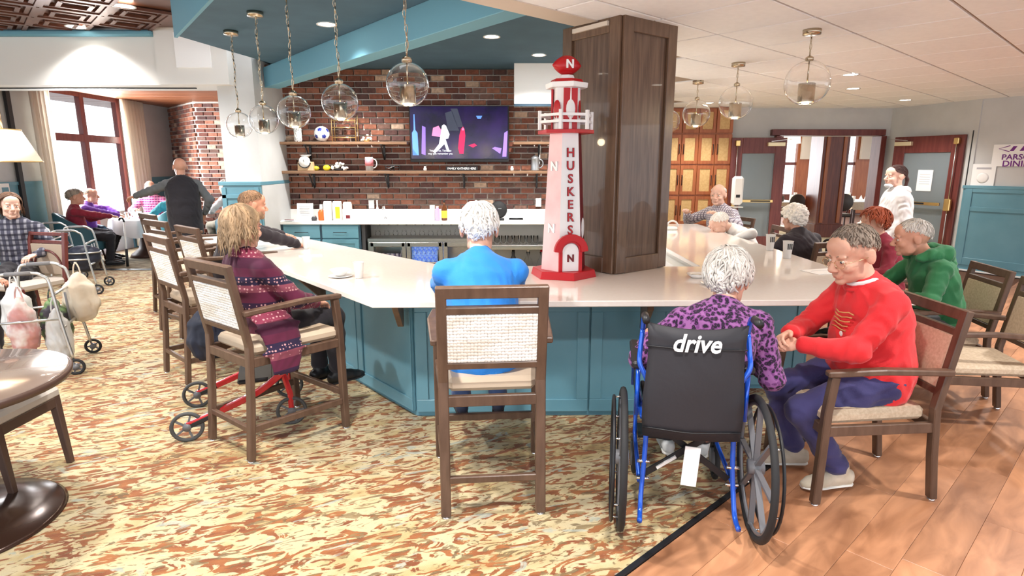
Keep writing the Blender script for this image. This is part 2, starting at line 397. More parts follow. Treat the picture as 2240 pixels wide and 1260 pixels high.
# ------------------------------------------------------------------ left bulkhead and pilaster
lw = thing('wall_left', 'cream bulkhead wall with teal crown above the window nook', 'wall', kind='structure')
B().box((-6.3, 8.3, 3.08), (5.4, .6, .72)).build('bulkhead', 'white_paint', lw)
B().box((-4.05, 7.97, 3.08), (.9, .06, .72)).build('bulkhead_return', 'white_paint', lw)
B().bars([(-9, 7.94, 3.33), (-4.5, 7.94, 3.33)], .1, .07).build('crown', 'teal_beam', lw, .02)
B().box((-4.02, 7.93, 3.13), (.44, .02, .42)).build('vent_frame', 'bright_white', lw)
B().box((-6.4, 8.28, 2.715), (4.4, .03, .015)).build('curtain_track', 'black', lw)
pi_ = thing('wall_pilaster', 'grey pilaster with teal wainscot beside the brick wall', 'wall', kind='structure')
B().box((-3.6, 8.62, 1.72), (.48, 1.04, 3.44)).build('pilaster', 'wall_paint', pi_)
B().box((-3.62, 8.6, .74), (.5, 1.06, 1.48)).build('wainscot', 'teal', pi_, .004)
B().box((-3.64, 8.6, 1.47), (.57, 1.1, .05)).build('cap_rail', 'teal', pi_, .006)
for z, h in ((1.3, .05), (.75, .05)): B().box((-3.64, 8.06, z), (.5, .02, h)).build('panel_rail', 'teal', pi_, .004)
for x in (-3.86, -3.42): B().box((x, 8.06, .72), (.06, .02, 1.4)).build('panel_stile', 'teal', pi_, .004)
# ------------------------------------------------------------------ window nook
nk = thing('wall_window_side', 'grey wall with teal wainscot around the tall nook window', 'wall', kind='structure')
def wallbox(x, y0, y1, z0, z1, m, n, t=.1, dx=0): return B().box((x-t/2+dx, (y0+y1)/2, (z0+z1)/2), (t, y1-y0, z1-z0)).build(n, m, nk)
wallbox(-8, 6, 10.35, 0, 3.05, 'wall_paint', 'panel'); wallbox(-8, 12.5, 14.4, 0, 3.05, 'wall_paint', 'panel'); wallbox(-8, 10.35, 12.5, 0, .35, 'wall_paint', 'panel')
wallbox(-8, 6, 10.35, 0, 1.42, 'teal', 'wainscot', .03, .03); wallbox(-8, 12.5, 14.4, 0, 1.42, 'teal', 'wainscot', .03, .03)
wallbox(-8, 6, 10.35, 1.4, 1.45, 'teal', 'cap_rail', .05, .05); wallbox(-8, 12.5, 14.4, 1.4, 1.45, 'teal', 'cap_rail', .05, .05)
wallbox(-8, 9.72, 9.8, 0, 3.0, 'black', 'black_post', .05, .08)
wn = thing('window_1', 'tall nook window with dark wood mullions', 'window', kind='structure')
for y in (10.4, 11.42, 12.44): B().box((-7.98, y, 1.7), (.1, .11, 2.7)).build('mullion', 'mahogany_door', wn, .006)
for z in (.38, 2.2, 3.0): B().box((-7.98, 11.42, z), (.09, 2.1, .13)).build('transom', 'mahogany_door', wn, .006)
for y in (10.91, 11.93):
    for z0, z1 in ((.44, 2.14), (2.26, 2.95)): B().box((-8, y, (z0+z1)/2), (.008, .9, z1-z0)).build('pane', 'glass', wn)
def drape(name, label, x, y0, y1, z0, z1, folds):
    b = B(); n = folds*6; vs = []; fs = []
    for i in range(n+1):
        t = i/n; y = y0+(y1-y0)*t; dx = .045*sin(t*folds*2*pi)+.015*sin(t*folds*5)
        for z, k in ((z0, 1.25), ((z0+z1)/2, 1), (z1, .6)): vs.append((x+dx*k, y, z))
    for i in range(n):
        for k in (0, 1): fs.append((i*3+k, i*3+3+k, i*3+4+k, i*3+1+k))
    b.add(vs, fs, True); o = b.build(name, 'curtain'); md = o.modifiers.new('t', 'SOLIDIFY'); md.thickness = .006
    return tag(o, label, 'curtain', 'nook curtains')
drape('curtain', 'cream curtain left of the nook window', -7.82, 10.05, 10.5, .05, 3.0, 5)
drape('curtain', 'cream curtain right of the nook window', -7.82, 12.35, 13.1, .05, 3.0, 8)
fb = thing('wall_fireplace', 'brick chimney breast in the window nook', 'wall', kind='structure')
c0, c1, c2 = V((-8, 14.4, 0)), V((-6.72, 13.05, 0)), V((-3.6, 13.05, 0))
B().prism([tuple(c0[:2]), tuple(c1[:2]), tuple(c2[:2]), (-3.6, 14.6), (-8, 14.6)], 0, 3.03).build('mortar', 'mortar', fb)
def brickface(a, b_, z1, nmax):
    global cnt
    d = (b_-a); Ln = d.length; d = d.normalized(); an = atan2(d.y, d.x); nrm = V((d.y, -d.x, 0))
    for r in range(int(z1/BH)):
        for k in range(int(min(Ln, nmax)/BL)):
            p = a+d*(BL*(k+(.5 if r % 2 else .25)+.3)); z = BH*(r+.5)
            if (p-a).length > Ln-.05: continue
            i = random.choices(range(8), wts)[0]
            yield p+nrm*.012+V((0, 0, z)), an, i
bb = {i: B() for i in range(8)}; nb = 0
for a, b_, ln in ((c0, c1, 9), (c1, c2, .95)):
    for p, an, i in brickface(a, b_, 3.0, ln):
        if p.z > 1.2 and nb < 300:
            o = link('brick', brk[i], fb); o.location = p; o.rotation_euler = (0, 0, an); nb += 1
        else: bb[i].box(p, (BL-.019, .05, BH-.019), an)
for i in bb:
    if bb[i].v: tag(bb[i].build('brickwork', 'brick%d' % i, fb), kind='stuff')
# ------------------------------------------------------------------ right wall, door wall, dining room
rw = thing('wall_right', 'grey wall with teal panelled wainscot on the right', 'wall', kind='structure')
CR = V((7.42, 9.85, 0)); rd = V((.5, -.866, 0)); rn = V((-.866, -.5, 0)); ra = atan2(rd.y, rd.x)
def rwall(a, b_, z0, z1, t, m, n, off=0, bevel=.004): 
    c = CR+rd*((a+b_)/2)+rn*off; return B().box((c.x, c.y, (z0+z1)/2), (b_-a, t, z1-z0), ra).build(n, m, rw, bevel)
rwall(0, 5, 0, 2.76, .1, 'wall_paint', 'wall_panel', -.05, 0)
rwall(-.02, 5, 0, 1.37, .03, 'teal', 'wainscot', .012)
rwall(-.03, 5, 1.34, 1.39, .05, 'teal', 'cap_rail', .02)
for a, b_ in ((.02, .12), (1.9, 2.0)): rwall(a, b_, .1, 1.34, .02, 'teal', 'stile', .032)
for z0, z1 in ((1.28, 1.34), (.98, 1.05), (.1, .22)): rwall(.12, 5, z0, z1, .02, 'teal', 'rail', .032)
rwall(-.03, 5, 0, .025, .03, 'white_paint', 'shoe_mould', .04)
dw = thing('wall_doors', 'grey wall above the dining-room double doors', 'wall', kind='structure')
B().box((5.6, 11.5, 2.5), (3.4, .2, .52)).build('lintel_wall', 'wall_paint', dw)
B().box((4.45, 11.5, 1.12), (1.1, .2, 2.24)).build('side_wall', 'wall_paint', dw)
c = (V((7.0, 11.5, 0))+CR)/2; d = CR-V((7.0, 11.5, 0))
B().box((c.x+.05, c.y, 1.38), (d.length+.1, .1, 2.76), atan2(d.y, d.x)).build('return_wall', 'wall_paint', dw)
B().box((5.85, 11.36, 2.3), (2.1, .1, .11)).build('header', 'mahogany_door', dw, .006)
for x in (4.93, 6.87): B().box((x, 11.45, 1.12), (.1, .3, 2.24)).build('jamb', 'mahogany_door', dw, .006)
B().box((7.47, 9.86, 1.13), (.07, .1, 2.26), ra).build('black_edge', 'black', dw)
def door(name, label, p_h, p_f, flip):
    w = (V(p_f)-V(p_h)).length; d = V(p_f)-V(p_h); t = thing(name, label, 'door', p_h, atan2(d.y, d.x), kind='structure')
    H = 2.2; s = -1 if flip else 1      # s: side facing the viewer
    b = B(); b.box((.1, 0, H/2), (.2, .045, H)).box((w-.1, 0, H/2), (.2, .045, H)).box((w/2, 0, H-.14), (w-.4, .045, .28)).box((w/2, 0, .2), (w-.4, .045, .4))
    b.build('leaf_frame', 'mahogany_door', t, .004)
    B().box((w/2, 0, 1.16), (w-.4, .012, 1.54)).build('pane', 'door_glass', t)
    y = s*.05
    B().box((w*.5, y+s*.03, 1.06), (w*.62, .03, .05)).build('push_bar', 'brass', t, .004)
    B().box((w*.42, y+s*.047, 1.06), (w*.36, .006, .026)).build('push_pad', 'black', t)
    B().box((w-.1, y+s*.02, 1.06), (.1, .06, .2)).build('latch_case', 'brass', t, .01)
    B().cyl((w-.1, y+s*.01, 1.1), (w-.1, y+s*.01, 2.08), .009, n=8).build('vertical_rod', 'steel', t)
    B().cyl((w-.1, y+s*.01, .1), (w-.1, y+s*.01, 1.0), .009, n=8).build('vertical_rod', 'steel', t)
    B().box((w-.1, y+s*.01, 2.1), (.08, .06, .1)).build('top_latch', 'brass', t, .008)
    B().box((.2, y+s*.01, 2.08), (.3, .07, .07)).build('door_closer', 'brass_pale', t, .006)
    B().bar((.3, y+s*.05, 2.13), (-.05, y+s*.1, 2.17), .02, .012).build('closer_arm', 'steel', t)
    return t, w
mat('door_glass', (.55, .62, .66), .04, trans=.75, ior=1.2)
mat('brass_pale', (.78, .68, .45), .4, .6)
door('door_1', 'left mahogany dining-room door with glass pane, standing open', (5.0, 11.12, 0), (4.03, 11.22, 0), False)
dr, dwid = door('door_2', 'right mahogany dining-room door with taped notice, standing open', (6.93, 11.05, 0), (7.37, 9.93, 0), True)
# dining room beyond
dn = thing('wall_dining_room', 'far dining-room wall with bright windows between wood posts', 'wall', kind='structure')
B().box((6.5, 12.3, 2.9), (10, 1.4, .05)).build('ceiling_near', 'white_paint', dn)
B().box((6.5, 17.2, 2.9), (14, 8.5, .05)).build('ceiling_far', 'white_paint', dn)
B().box((3.0, 15.5, 1.45), (.1, 8, 2.9)).build('side_wall', 'wall_paint', dn)
B().box((10, 21.2, .35), (15, .1, .7)).build('sill_wall', 'mahogany', dn)
B().box((10, 21.2, 2.85), (15, .1, .2)).build('head_wall', 'wall_paint', dn)
for x in (7.9, 10.2, 12.25): B().box((x, 21.2, 1.5), (.6, .16, 2.9)).build('wood_post', 'cherry', dn)
for x in (7.9, 10.2, 12.25): B().box((x+.1, 21.05, 2.35), (.62, .1, .9)).build('valance', 'curtain', dn)
for x in (9.05, 11.22, 13.4): 
    B().box((x, 21.2, 1.75), (1.75, .06, .1)).build('window_rail', 'mahogany_door', dn); B().box((x+.3, 21.2, 1.7), (.09, .06, 2.1)).build('window_post', 'mahogany_door', dn)
    B().box((x, 21.22, 1.7), (1.6, .01, 2.1)).build('pane', 'glass', dn)
dp = thing('trim_2', 'square mahogany clad post seen through the dining-room doorway', 'column', (7.6, 14.6, 0), kind='structure')
B().box((0, 0, 1.2), (.62, .62, 2.9)).build('post', 'mahogany', dp, .01); B().box((0, 0, .16), (.68, .68, .32)).build('plinth', 'mahogany', dp, .01)
for x in (-.2, .2): B().box((x, -.32, 1.4), (.08, .03, 2.1)).build('stile', 'cherry', dp, .006)
# ------------------------------------------------------------------ the bar
mat('red_paint', (.48, .008, .014), .35); mat('lh_white', (.86, .86, .87), .45); mat('lh_pink', (.78, .50, .52), .5, col2=(.86, .62, .63), scale=5)
mat('lh_dark', (.16, .01, .015), .5); mat('nickel', (.55, .46, .34), .25, 1); mat('brown_stain', (.19, .10, .055), .45, col2=(.26, .15, .085), scale=5, stretch=(.7, 8, 8), detail=5)
mat('clear_plastic', (.97, .97, .96), .12, trans=.55, ior=1.3); mat('porcelain', (.87, .86, .84), .18)
mat('inner_dark', (.05, .05, .055), .6)
top_poly = [(-.85, 3.51), (2.6, 3.58), (2.6, 8.35), (1.54, 8.35), (1.54, 4.79), (-.56, 4.83), (-2.92, 7.3), (-3.6, 6.75)]
wt = thing('worktop', 'pale stone bar worktop wrapping round in three legs', 'worktop')
b = B(); b.prism(top_poly, .866, .905); me = b.mesh('slab', .004); me.materials.append(MAT['white_stone']); link('slab', me, wt)
bar = thing('drinks_bar', 'teal panelled bar base under the pale stone worktop', 'bar')
base = [(-.66, 3.88), (1.12, 3.9), (1.12, 4.4), (2.25, 4.4), (2.25, 8.25), (1.62, 8.25), (1.62, 4.7), (-.62, 4.74), (-2.95, 7.2), (-3.3, 6.92)]
B().prism(base, 0, .866).build('carcass', 'teal', bar)
def panelled(p, q, n, first=0, m='teal'):
    p, q = V((*p, 0)), V((*q, 0)); d = q-p; L = d.length; d.normalize(); nr = V((d.y, -d.x, 0)); a = atan2(d.y, d.x)
    for k in range(n):
        x0, x1 = L*k/n+.006, L*(k+1)/n-.006; w = x1-x0; c = p+d*((x0+x1)/2)+nr*.012
        B().box((c.x, c.y, .44), (w, .02, .80), a).build('panel', m, bar, .004)
        f = B(); e = c+nr*.016
        for zz in (.80, .09): f.box((e.x, e.y, zz), (w, .014, .09), a)
        for xx in (x0+.04, x1-.04):
            g = p+d*xx+nr*.028; f.box((g.x, g.y, .445), (.08, .014, .62), a)
        f.build('panel_frame', m, bar, .003)
panelled((-3.3, 6.92), (-.66, 3.88), 5); panelled((-.66, 3.88), (1.12, 3.9), 3); panelled((1.14, 4.4), (2.25, 4.4), 2); panelled((2.25, 4.4), (2.25, 8.25), 5)
for x, y, a in ((-.74, 3.78, 0), (.86, 3.72, 0), (-1.5, 4.6, -R(49))):
    t = B(); t.prism([(0, 0), (.2, 0), (.2, -.03), (.03, -.2), (0, -.2)], -.02, .02, Matrix.Rotation(pi/2, 3, 'X'))
    o = t.build('corbel', 'walnut_frame', bar, .003); o.location = (x, y+.06, .865); o.rotation_euler = (0, 0, -pi/2+a)
B().prism([(1.2, 4.8), (1.535, 4.8), (1.535, 8.3), (1.2, 8.3)], .745, .78).build('work_shelf', 'back_stone', bar)
B().prism([(-.62, 4.85), (1.2, 4.8), (1.2, 5.2), (-.3, 5.2)], .745, .78).build('work_shelf', 'back_stone', bar)
B().box((1.606, 6.5, .80), (.02, 3.5, .13)).build('inner_panel', 'back_stone', bar); B().box((1.38, 4.72, .80), (.45, .02, .13)).build('inner_panel', 'back_stone', bar)
# ------------------------------------------------------------------ column
cl = thing('wood_column', 'square dark walnut column rising from the bar top to the ceiling', 'column')
P0, P1, P3 = V((.77, 4.43, 0)), V((1.235, 4.79, 0)), V((.41, 4.90, 0)); P2 = P1+P3-P0
B().prism([tuple(p[:2]) for p in (P0, P1, P2, P3)], .9055, 2.742).build('core', 'walnut', cl)
def colface(a, b_):
    d = b_-a; L = d.length; d = d.normalized(); nr = V((d.y, -d.x, 0)); an = atan2(d.y, d.x)
    for t in (.05, L-.05):
        c = a+d*t+nr*.012; B().box((c.x, c.y, 1.825), (.1, .025, 1.83), an).build('stile', 'walnut_frame', cl, .004)
    c = a+d*(L/2)+nr*.012
    for z, h in ((2.69, .1), (.965, .12)): B().box((c.x, c.y, z), (L-.2, .025, h), an).build('rail', 'walnut_frame', cl, .004)
colface(P0, P1); colface(P3, P0)
cc = (P3+P0)/2; B().box((cc.x-.02, cc.y-.03, 2.70), (.36, .02, .03), atan2(P0.y-P3.y, P0.x-P3.x)).build('cap_trim', 'beige_trim', cl)
# ------------------------------------------------------------------ lighthouse
lh = thing('model_lighthouse', 'red and white wooden model lighthouse with football finial on the bar top', 'lighthouse', (.385, 4.40, .905), R(14))
def octa(r, z0, r1, z1, ph=22.5, n=8): return [(r*cos(R(ph+360/n*k)), r*sin(R(ph+360/n*k)), z0) for k in range(n)]+[(r1*cos(R(ph+360/n*k)), r1*sin(R(ph+360/n*k)), z1) for k in range(n)]
def oct_solid(name, m, r0, z0, r1, z1, n=8, ph=22.5): return B().add(octa(r0, z0, r1, z1, ph, n), [tuple(range(n))[::-1], tuple(range(n, 2*n))]+[(i, (i+1) % n, n+(i+1) % n, n+i) for i in range(n)]).build(name, m, lh, .003)
H6 = dict(n=6, ph=30)
oct_solid('base_plate', 'red_paint', .25, 0, .235, .055, **H6)
# tower: six tapered boards, alternately white and red; front face (-y) white
tr0, tr1, tz0, tz1 = .172, .118, .055, 1.03
for k in range(6):
    a0, a1 = R(60*k), R(60*k+60); m = ['lh_pink', 'lh_white', 'red_paint', 'lh_pink', 'lh_white', 'lh_dark'][k]
    vs = [(r*cos(a), r*sin(a), z) for r, z in ((tr0, tz0), (tr1, tz1)) for a in (a0, a1)]
    vi = [(r*.9*cos(a), r*.9*sin(a), z) for r, z in ((tr0, tz0), (tr1, tz1)) for a in (a0, a1)]
    o = B().add(vs+vi, [(0, 1, 3, 2), (5, 4, 6, 7), (0, 4, 5, 1), (2, 3, 7, 6), (1, 5, 7, 3), (0, 2, 6, 4)]).build('tower_board', m, lh)
oct_solid('gallery_deck', 'red_paint', .205, 1.03, .205, 1.055, **H6)
oct_solid('lantern_room', 'lh_white', .105, 1.055, .1, 1.34, **H6)
for k in (1, 3, 5):
    a = R(60*k+30); c = V((.0905*cos(a+0), .0905*sin(a), 1.2)); 
for k in range(6):
    a = R(60*k+30); c = V((.092*cos(a), .092*sin(a), 1.195)); red = (k % 2 == 0)
    if red: B().box(c, (.012, .1, .28), a).build('lantern_panel', 'red_paint', lh)
    rm = Matrix.Rotation(a, 3, 'Z')
    B().ell(c+V((cos(a), sin(a), 0))*.006, (.006, .034, .065), rm, 16, 8).build('oval_window', 'lh_white' if red else 'red_paint', lh)
oct_solid('roof_eave', 'lh_white', .15, 1.34, .155, 1.375, **H6); oct_solid('roof', 'red_paint', .125, 1.375, .11, 1.40, **H6); oct_solid('roof_top', 'lh_white', .06, 1.40, .05, 1.43, **H6)
for k in range(6):
    p = V((.195*cos(R(60*k)), .195*sin(R(60*k)), 1.055)); q = V((.195*cos(R(60*k+60)), .195*sin(R(60*k+60)), 1.055))
    B().box(p+V((0, 0, .065)), (.02, .02, .13), R(60*k)).build('railing_post', 'lh_white', lh)
    for z in (.055, .1): B().bar(p+V((0, 0, z)), q+V((0, 0, z)), .008, .018).build('railing', 'lh_white', lh)
fbm = B(); prof = [(.068*sin(pi*t)**.8, -.108+.216*t) for t in [i/12 for i in range(13)]]
fbm.lathe(prof, (0, 0, 1.495), 18, Matrix.Rotation(pi/2, 3, 'Y')); fo = fbm.build('football', 'red_paint', lh)
o = link('letter', text_mesh('N', .075, .004, bold=.003), fo, 'lh_white'); o.location = (0, -.068, 1.495); o.rotation_euler = (pi/2, 0, 0)
# lettering on the front face, door arch, side letters
tilt = math.atan((tr0-tr1)*cos(R(30))/(tz1-tz0))
fy = lambda z: -(tr0+(tr1-tr0)*(z-tz0)/(tz1-tz0))*cos(R(30))-.002
for i, ch in enumerate('HUSKERS'):
    z = .895-i*.0905; o = link('letter', text_mesh(ch, .088, .006, bold=.002), lh, 'lh_dark'); o.location = (.0, fy(z), z); o.rotation_euler = (pi/2-tilt, 0, 0)
    o2 = link('letter_face', text_mesh(ch, .084, .008), o, 'red_paint')
def arch(name, m, w, h, y, t, z0):
    pts = [(-w/2, 0), (w/2, 0), (w/2, h-w/2)]+[(w/2*cos(R(a)), h-w/2+w/2*sin(R(a))) for a in range(15, 180, 15)]+[(-w/2, h-w/2)]
    o = B().prism(pts, 0, t, Matrix.Rotation(pi/2-tilt*.3, 3, 'X'), (0, y, z0)).build(name, m, lh); return o
arch('door_hood', 'red_paint', .235, .30, fy(.2)+.03, .05, .065) if False else None
for r0, r1, m, n_, t in ((.088, .118, 'red_paint', 'door_hood', .05),):
    b = B()
    pts = arcpts((0, fy(.2)-.02, .20), (r0+r1)/2, 0, 180, 12); b.bars(pts, .05, r1-r0, (0, -1, 0)); b.build(n_, m, lh, .002)
for sx in (-1, 1): B().box((sx*.075, fy(.12)-.005, .125), (.026, .02, .15)).build('door_jamb', 'red_paint', lh, .002)
b = B(); b.bars(arcpts((0, fy(.15)-.008, .2), .075, 0, 180, 12), .02, .024, (0, -1, 0)); b.build('door_arch', 'red_paint', lh)
arch('door_panel', 'lh_white', .125, .20, fy(.06)+.0, .006, .058)
o = link('letter', text_mesh('N', .07, .006, bold=.003), lh, 'lh_dark'); o.location = (0, fy(.1)-.006, .15); o.rotation_euler = (pi/2, 0, 0)
for z in (.36, .80):
    a = R(210); rr = (tr0+(tr1-tr0)*(z-tz0)/(tz1-tz0))*cos(R(30))+.003
    o = link('letter', text_mesh('N', .085, .005, bold=.004), lh, 'lh_white'); o.location = (rr*cos(a), rr*sin(a), z); o.rotation_euler = (pi/2, 0, a+pi/2)
for a, z in ((R(-30), .36),):
    rr = (tr0+(tr1-tr0)*(z-tz0)/(tz1-tz0))*cos(R(30))+.004
    B().ell((rr*cos(a), rr*sin(a), z), (.01, .045, .075), Matrix.Rotation(a, 3, 'Z')).build('oval_plaque', 'lh_white', lh)
# ------------------------------------------------------------------ television
tv = thing('television', 'large flat television on the brick wall showing a stage show', 'television', (-.773, 8.98, 2.155))
B().box((0, .03, 0), (1.46, .05, .80)).build('housing', 'black', tv, .006)
B().box((0, .085, 0), (.5, .06, .3)).build('wall_mount', 'black', tv)
mat('screen', (.004, .003, .015), .15, col2=(.014, .005, .05), scale=3, detail=4, emit=.8)
sc = B().box((0, .0, .02), (1.42, .012, .74)).build('screen', 'screen', tv)
for nm, c in (('pix_white', (.85, .9, 1)), ('pix_pink', (.9, .25, .5)), ('pix_red', (.6, .02, .1)), ('pix_blue', (.12, .3, .9)), ('pix_violet', (.25, .15, .6)), ('pix_grey', (.05, .06, .10))): mat(nm, c, .4, emit=.55 if nm != 'pix_grey' else .3)
def pix(pts, m, k=0): B().prism([(x, z) for x, z in pts], -.008-.0008*k, -.006, Matrix.Rotation(pi/2, 3, 'X')).build('picture_shape', m, sc).location = (0, 0-.0008*k-.008, 0) if False else None
def pixs(pts, m, y=.0075):
    vs = [(x, -y, z) for x, z in pts]; vs2 = [(x, -y+.001, z) for x, z in pts]; n = len(pts)
    B().add(vs+vs2, [tuple(range(n)), tuple(range(n, 2*n))[::-1]]+[(i, (i+1) % n, n+(i+1) % n, n+i) for i in range(n)]).build('picture_shape', m, sc)
pixs([(-.12, .36), (-.02, .36), (.06, .1), (-.02, .1)], 'pix_grey'); pixs([(-.2, .3), (-.1, .33), (0, .05), (-.16, .05)], 'pix_grey')
pixs([(-.69, -.3), (-.6, -.3), (-.61, .02), (-.64, .06), (-.645, .28), (-.66, .28), (-.665, .06), (-.69, .02)], 'pix_blue'); pixs([(-.56, -.28), (-.5, -.3), (-.49, .1), (-.54, .12)], 'pix_violet')
pixs([(.63, -.32), (.69, -.32), (.71, .05), (.66, .02)], 'pix_violet'); pixs([(.48, -.2), (.6, -.28), (.62, -.2), (.52, -.18)], 'pix_violet')
pixs([(-.4, -.02), (-.38, .09), (-.3, .12), (-.25, .04), (-.28, -.04), (-.34, -.03)], 'pix_pink', .008)
pixs([(-.27, .0), (-.25, .12), (-.22, .14), (-.19, .12), (-.14, .0), (-.16, -.06), (-.2, -.07), (-.16, -.2), (-.14, -.25), (-.18, -.25), (-.22, -.14), (-.28, -.2), (-.36, -.27), (-.39, -.25), (-.3, -.14)], 'pix_white', .0085)
pixs([(-.02, -.2), (0, -.02), (.03, .08), (.06, .11), (.08, .07), (.09, -.02), (.07, -.2), (.06, -.28), (.0, -.28)], 'pix_red', .0085); pixs([(.04, .06), (.055, .1), (.075, .07), (.06, .05)], 'pix_pink', .009)
pixs([(.13, -.16), (.22, -.13), (.26, -.16), (.2, -.19)], 'pix_red'); pixs([(.25, .26), (.34, .26), (.32, .22), (.27, .22)], 'pix_blue')
for i, s in enumerate(("You are so. Take the", "way you remember yes.")):
    o = link('caption', text_mesh(s, .038, .0005), sc, 'pix_white'); o.location = (-.28, -.009, -.235-.042*i); o.rotation_euler = (pi/2, 0, 0)
# ------------------------------------------------------------------ shelves and what stands on them
def shelf(name, label, x0, x1, z, brs):
    t = thing(name, label, 'shelf', ((x0+x1)/2, 8.96, z), group='wall shelves')
    B().box((0, -.0, -.02), (x1-x0, .25, .04)).build('board', 'brown_stain', t, .004)
    for x in brs:
        bb = B(); xx = x-(x0+x1)/2
        bb.box((xx, .11, -.14), (.03, .02, .22)).box((xx, -.02, -.045), (.03, .22, .012)).bars(bez((xx, .11, -.25), (xx, .02, -.2), (xx, -.06, -.12), (xx, -.1, -.05), 6), .025, .012, (1, 0, 0)); bb.build('bracket', 'black', t)
    return t
shelf('wall_shelf', 'upper left wood shelf on the brick wall, holding the football-shaped ball and glass rack', -3.41, -1.52, 2.045, (-3.0, -1.9))['label'] = 'upper wood shelf left of the television, holding a soccer ball and glass rack'
shelf('wall_shelf', 'long lower wood shelf on the brick wall below the television', -3.42, .75, 1.63, (-2.97, -1.86, -.72, .37))
shelf('wall_shelf', 'short upper wood shelf right of the television', .02, .75, 2.045, (.4,))
Z1, Z2, SY = 2.045, 1.63, 8.93
mat('lattice', (.82, .82, .8), .4, col2=(.3, .3, .3), scale=40, lo=.55, hi=.6); mat('sky_blue_dark', (.02, .035, .25), .4); mat('yellow', (.85, .7, .03), .4); mat('olive_green', (.5, .45, .04), .4); mat('tan_wood', (.66, .45, .26), .5); mat('pewter', (.42, .44, .46), .35, .8); mat('gold', (.75, .55, .25), .3, .9); mat('dark_metal', (.03, .028, .03), .4, .5); mat('flower', (.85, .82, .74), .7)
t = thing('lattice_vase', 'white lattice cylinder vase at left end of the upper shelf', 'vase', (-3.12, SY, Z1))
B().lathe([(.05, 0), (.052, .01), (.05, .2), (.044, .2), (.044, .02)], n=18).build('body', 'lattice', t)
for k in range(9):
    for s in (1, -1): B().tube([(.053*cos(k*.7+s*j*.35), .053*sin(k*.7+s*j*.35), .01+j*.036) for j in range(6)], .003, 5).build('lattice_strip', 'white_gloss', t)
t = thing('soccer_ball', 'white soccer ball with navy patches on the upper shelf', 'ball', (-2.77, SY, Z1+.112))
B().ell((0, 0, 0), .11, n=24, m=16).build('ball_shell', 'white_gloss', t)
ph = (1+5**.5)/2
for v in [V(p) for s1 in (1, -1) for s2 in (1, -1) for p in ((0, s1, s2*ph), (s1, s2*ph, 0), (s1*ph, 0, s2))]:
    d = (Matrix.Rotation(.45, 3, 'X') @ v).normalized(); s, u, f = frame(d, (.3, .2, 1)); bb = B()
    vs = [d*.1085+(s*cos(R(72*k))+u*sin(R(72*k)))*.036 for k in range(5)]; bb.add([d*.1125]+[(p.normalized()*.1115) for p in vs], [(0, i+1, (i+1) % 5+1) for i in range(5)]); bb.build('patch', 'sky_blue_dark', t)
t = thing('glass_rack', 'gilded wire rack of small stem glasses on the upper shelf', 'rack', (-2.43, SY, Z1))
b = B()
for x in (-.17, .17): b.tube([(x, -.07, 0), (x, -.07, .3), (x, .07, .4), (x, .07, 0)], .006, 6)
for z in (.06, .2, .3): b.tube([(-.17, -.07, z), (.17, -.07, z), (.17, .07, z), (-.17, .07, z)], .005, 6, True)
b.build('wire_frame', 'gold', t)
gl = B().lathe([(.028, 0), (.004, .006), (.004, .05), (.03, .07), (.034, .11), (.028, .13), (.026, .13), (.031, .11), (.026, .075), (.0, .065)], n=14).mesh('small_glass'); gl.materials.append(MAT['glass'])
for z in (.065, .205):
    for i, x in enumerate((-.1, 0, .1)):
        o = tag(link('stem_glass', gl), 'small clear stem glass on the %s tier of the wire rack, %s' % ('lower' if z < .1 else 'upper', ('left', 'centre', 'right')[i]), 'glass', 'stem glasses in the rack'); o.location = (-2.43+x, SY, Z1+z)
def blossoms(name, label, loc, n, rx, ry, rz, r, m, pot=None):
    t = thing(name, label, 'flowers', loc)
    for i in range(n):
        a = random.uniform(0, 2*pi); q = sqrt(random.random()); B().ell((rx*q*cos(a), ry*q*sin(a), .02+rz*(1-q*q)*random.uniform(.5, 1)), (r, r, r*.7), Matrix.Rotation(a, 3, 'Y'), 8, 5).build('blossom', m, t)
    B().lathe([(rx*.5, 0), (rx*.7, .03), (rx*.6, .03), (0, .01)], n=14).build('dish', pot or 'gold', t)
    return t
blossoms('flower_dish', 'small gold dish of pale blossoms on the upper shelf', (-2.12, SY, Z1), 12, .08, .05, .08, .02, 'flower')
blossoms('flower_arrangement', 'low bunch of cream blossoms on the lower shelf', (-2.54, SY, Z2), 22, .13, .06, .1, .026, 'flower', 'dark_metal')
t = thing('kitchen_scale', 'tan kitchen scale with round white dial on the lower shelf', 'scale', (-3.03, SY, Z2))
B().prism([(-.115, 0), (.115, 0), (.105, .13), (-.105, .13)], -.05, .05, Matrix.Rotation(pi/2, 3, 'X')).build('body', 'tan_wood', t, .006)
B().lathe([(.08, -.015), (.085, 0), (.08, .012), (0, .012)], (0, -.06, .13), 24, Matrix.Rotation(pi/2, 3, 'X')).build('dial', 'white_gloss', t)
B().bars(arcpts((0, -.066, .13), .086, 190, 350, 12), .012, .016, (0, 1, 0)).build('dial_rim', 'black', t); B().bar((0, -.076, .13), (-.012, -.076, .16), .008, .004).build('pointer', 'black', t); B().lathe([(.04, 0), (.09, .03), (.085, .03), (0, .006)], (0, 0, .2), 18).build('pan', 'white_gloss', t); B().cyl((0, 0, .12), (0, 0, .205), .02).build('stem', 'tan_wood', t)
def fruit(name, label, x, r, m, y=SY):
    t = thing(name, label, 'fruit', (x, y, Z2)); B().ell((0, 0, r*.9), (r*1.1, r, r*.9)).build('flesh', m, t); B().cyl((r*.9, 0, r*.9), (r*1.25, 0, r*.9), .006, .003, 6).build('tip', m, t); return t
fruit('decorative_lemon', 'bright yellow lemon on the lower shelf', -2.73, .048, 'yellow'); fruit('decorative_lime', 'olive green fruit behind the kitchen scale', -2.9, .04, 'olive_green', SY+.05)
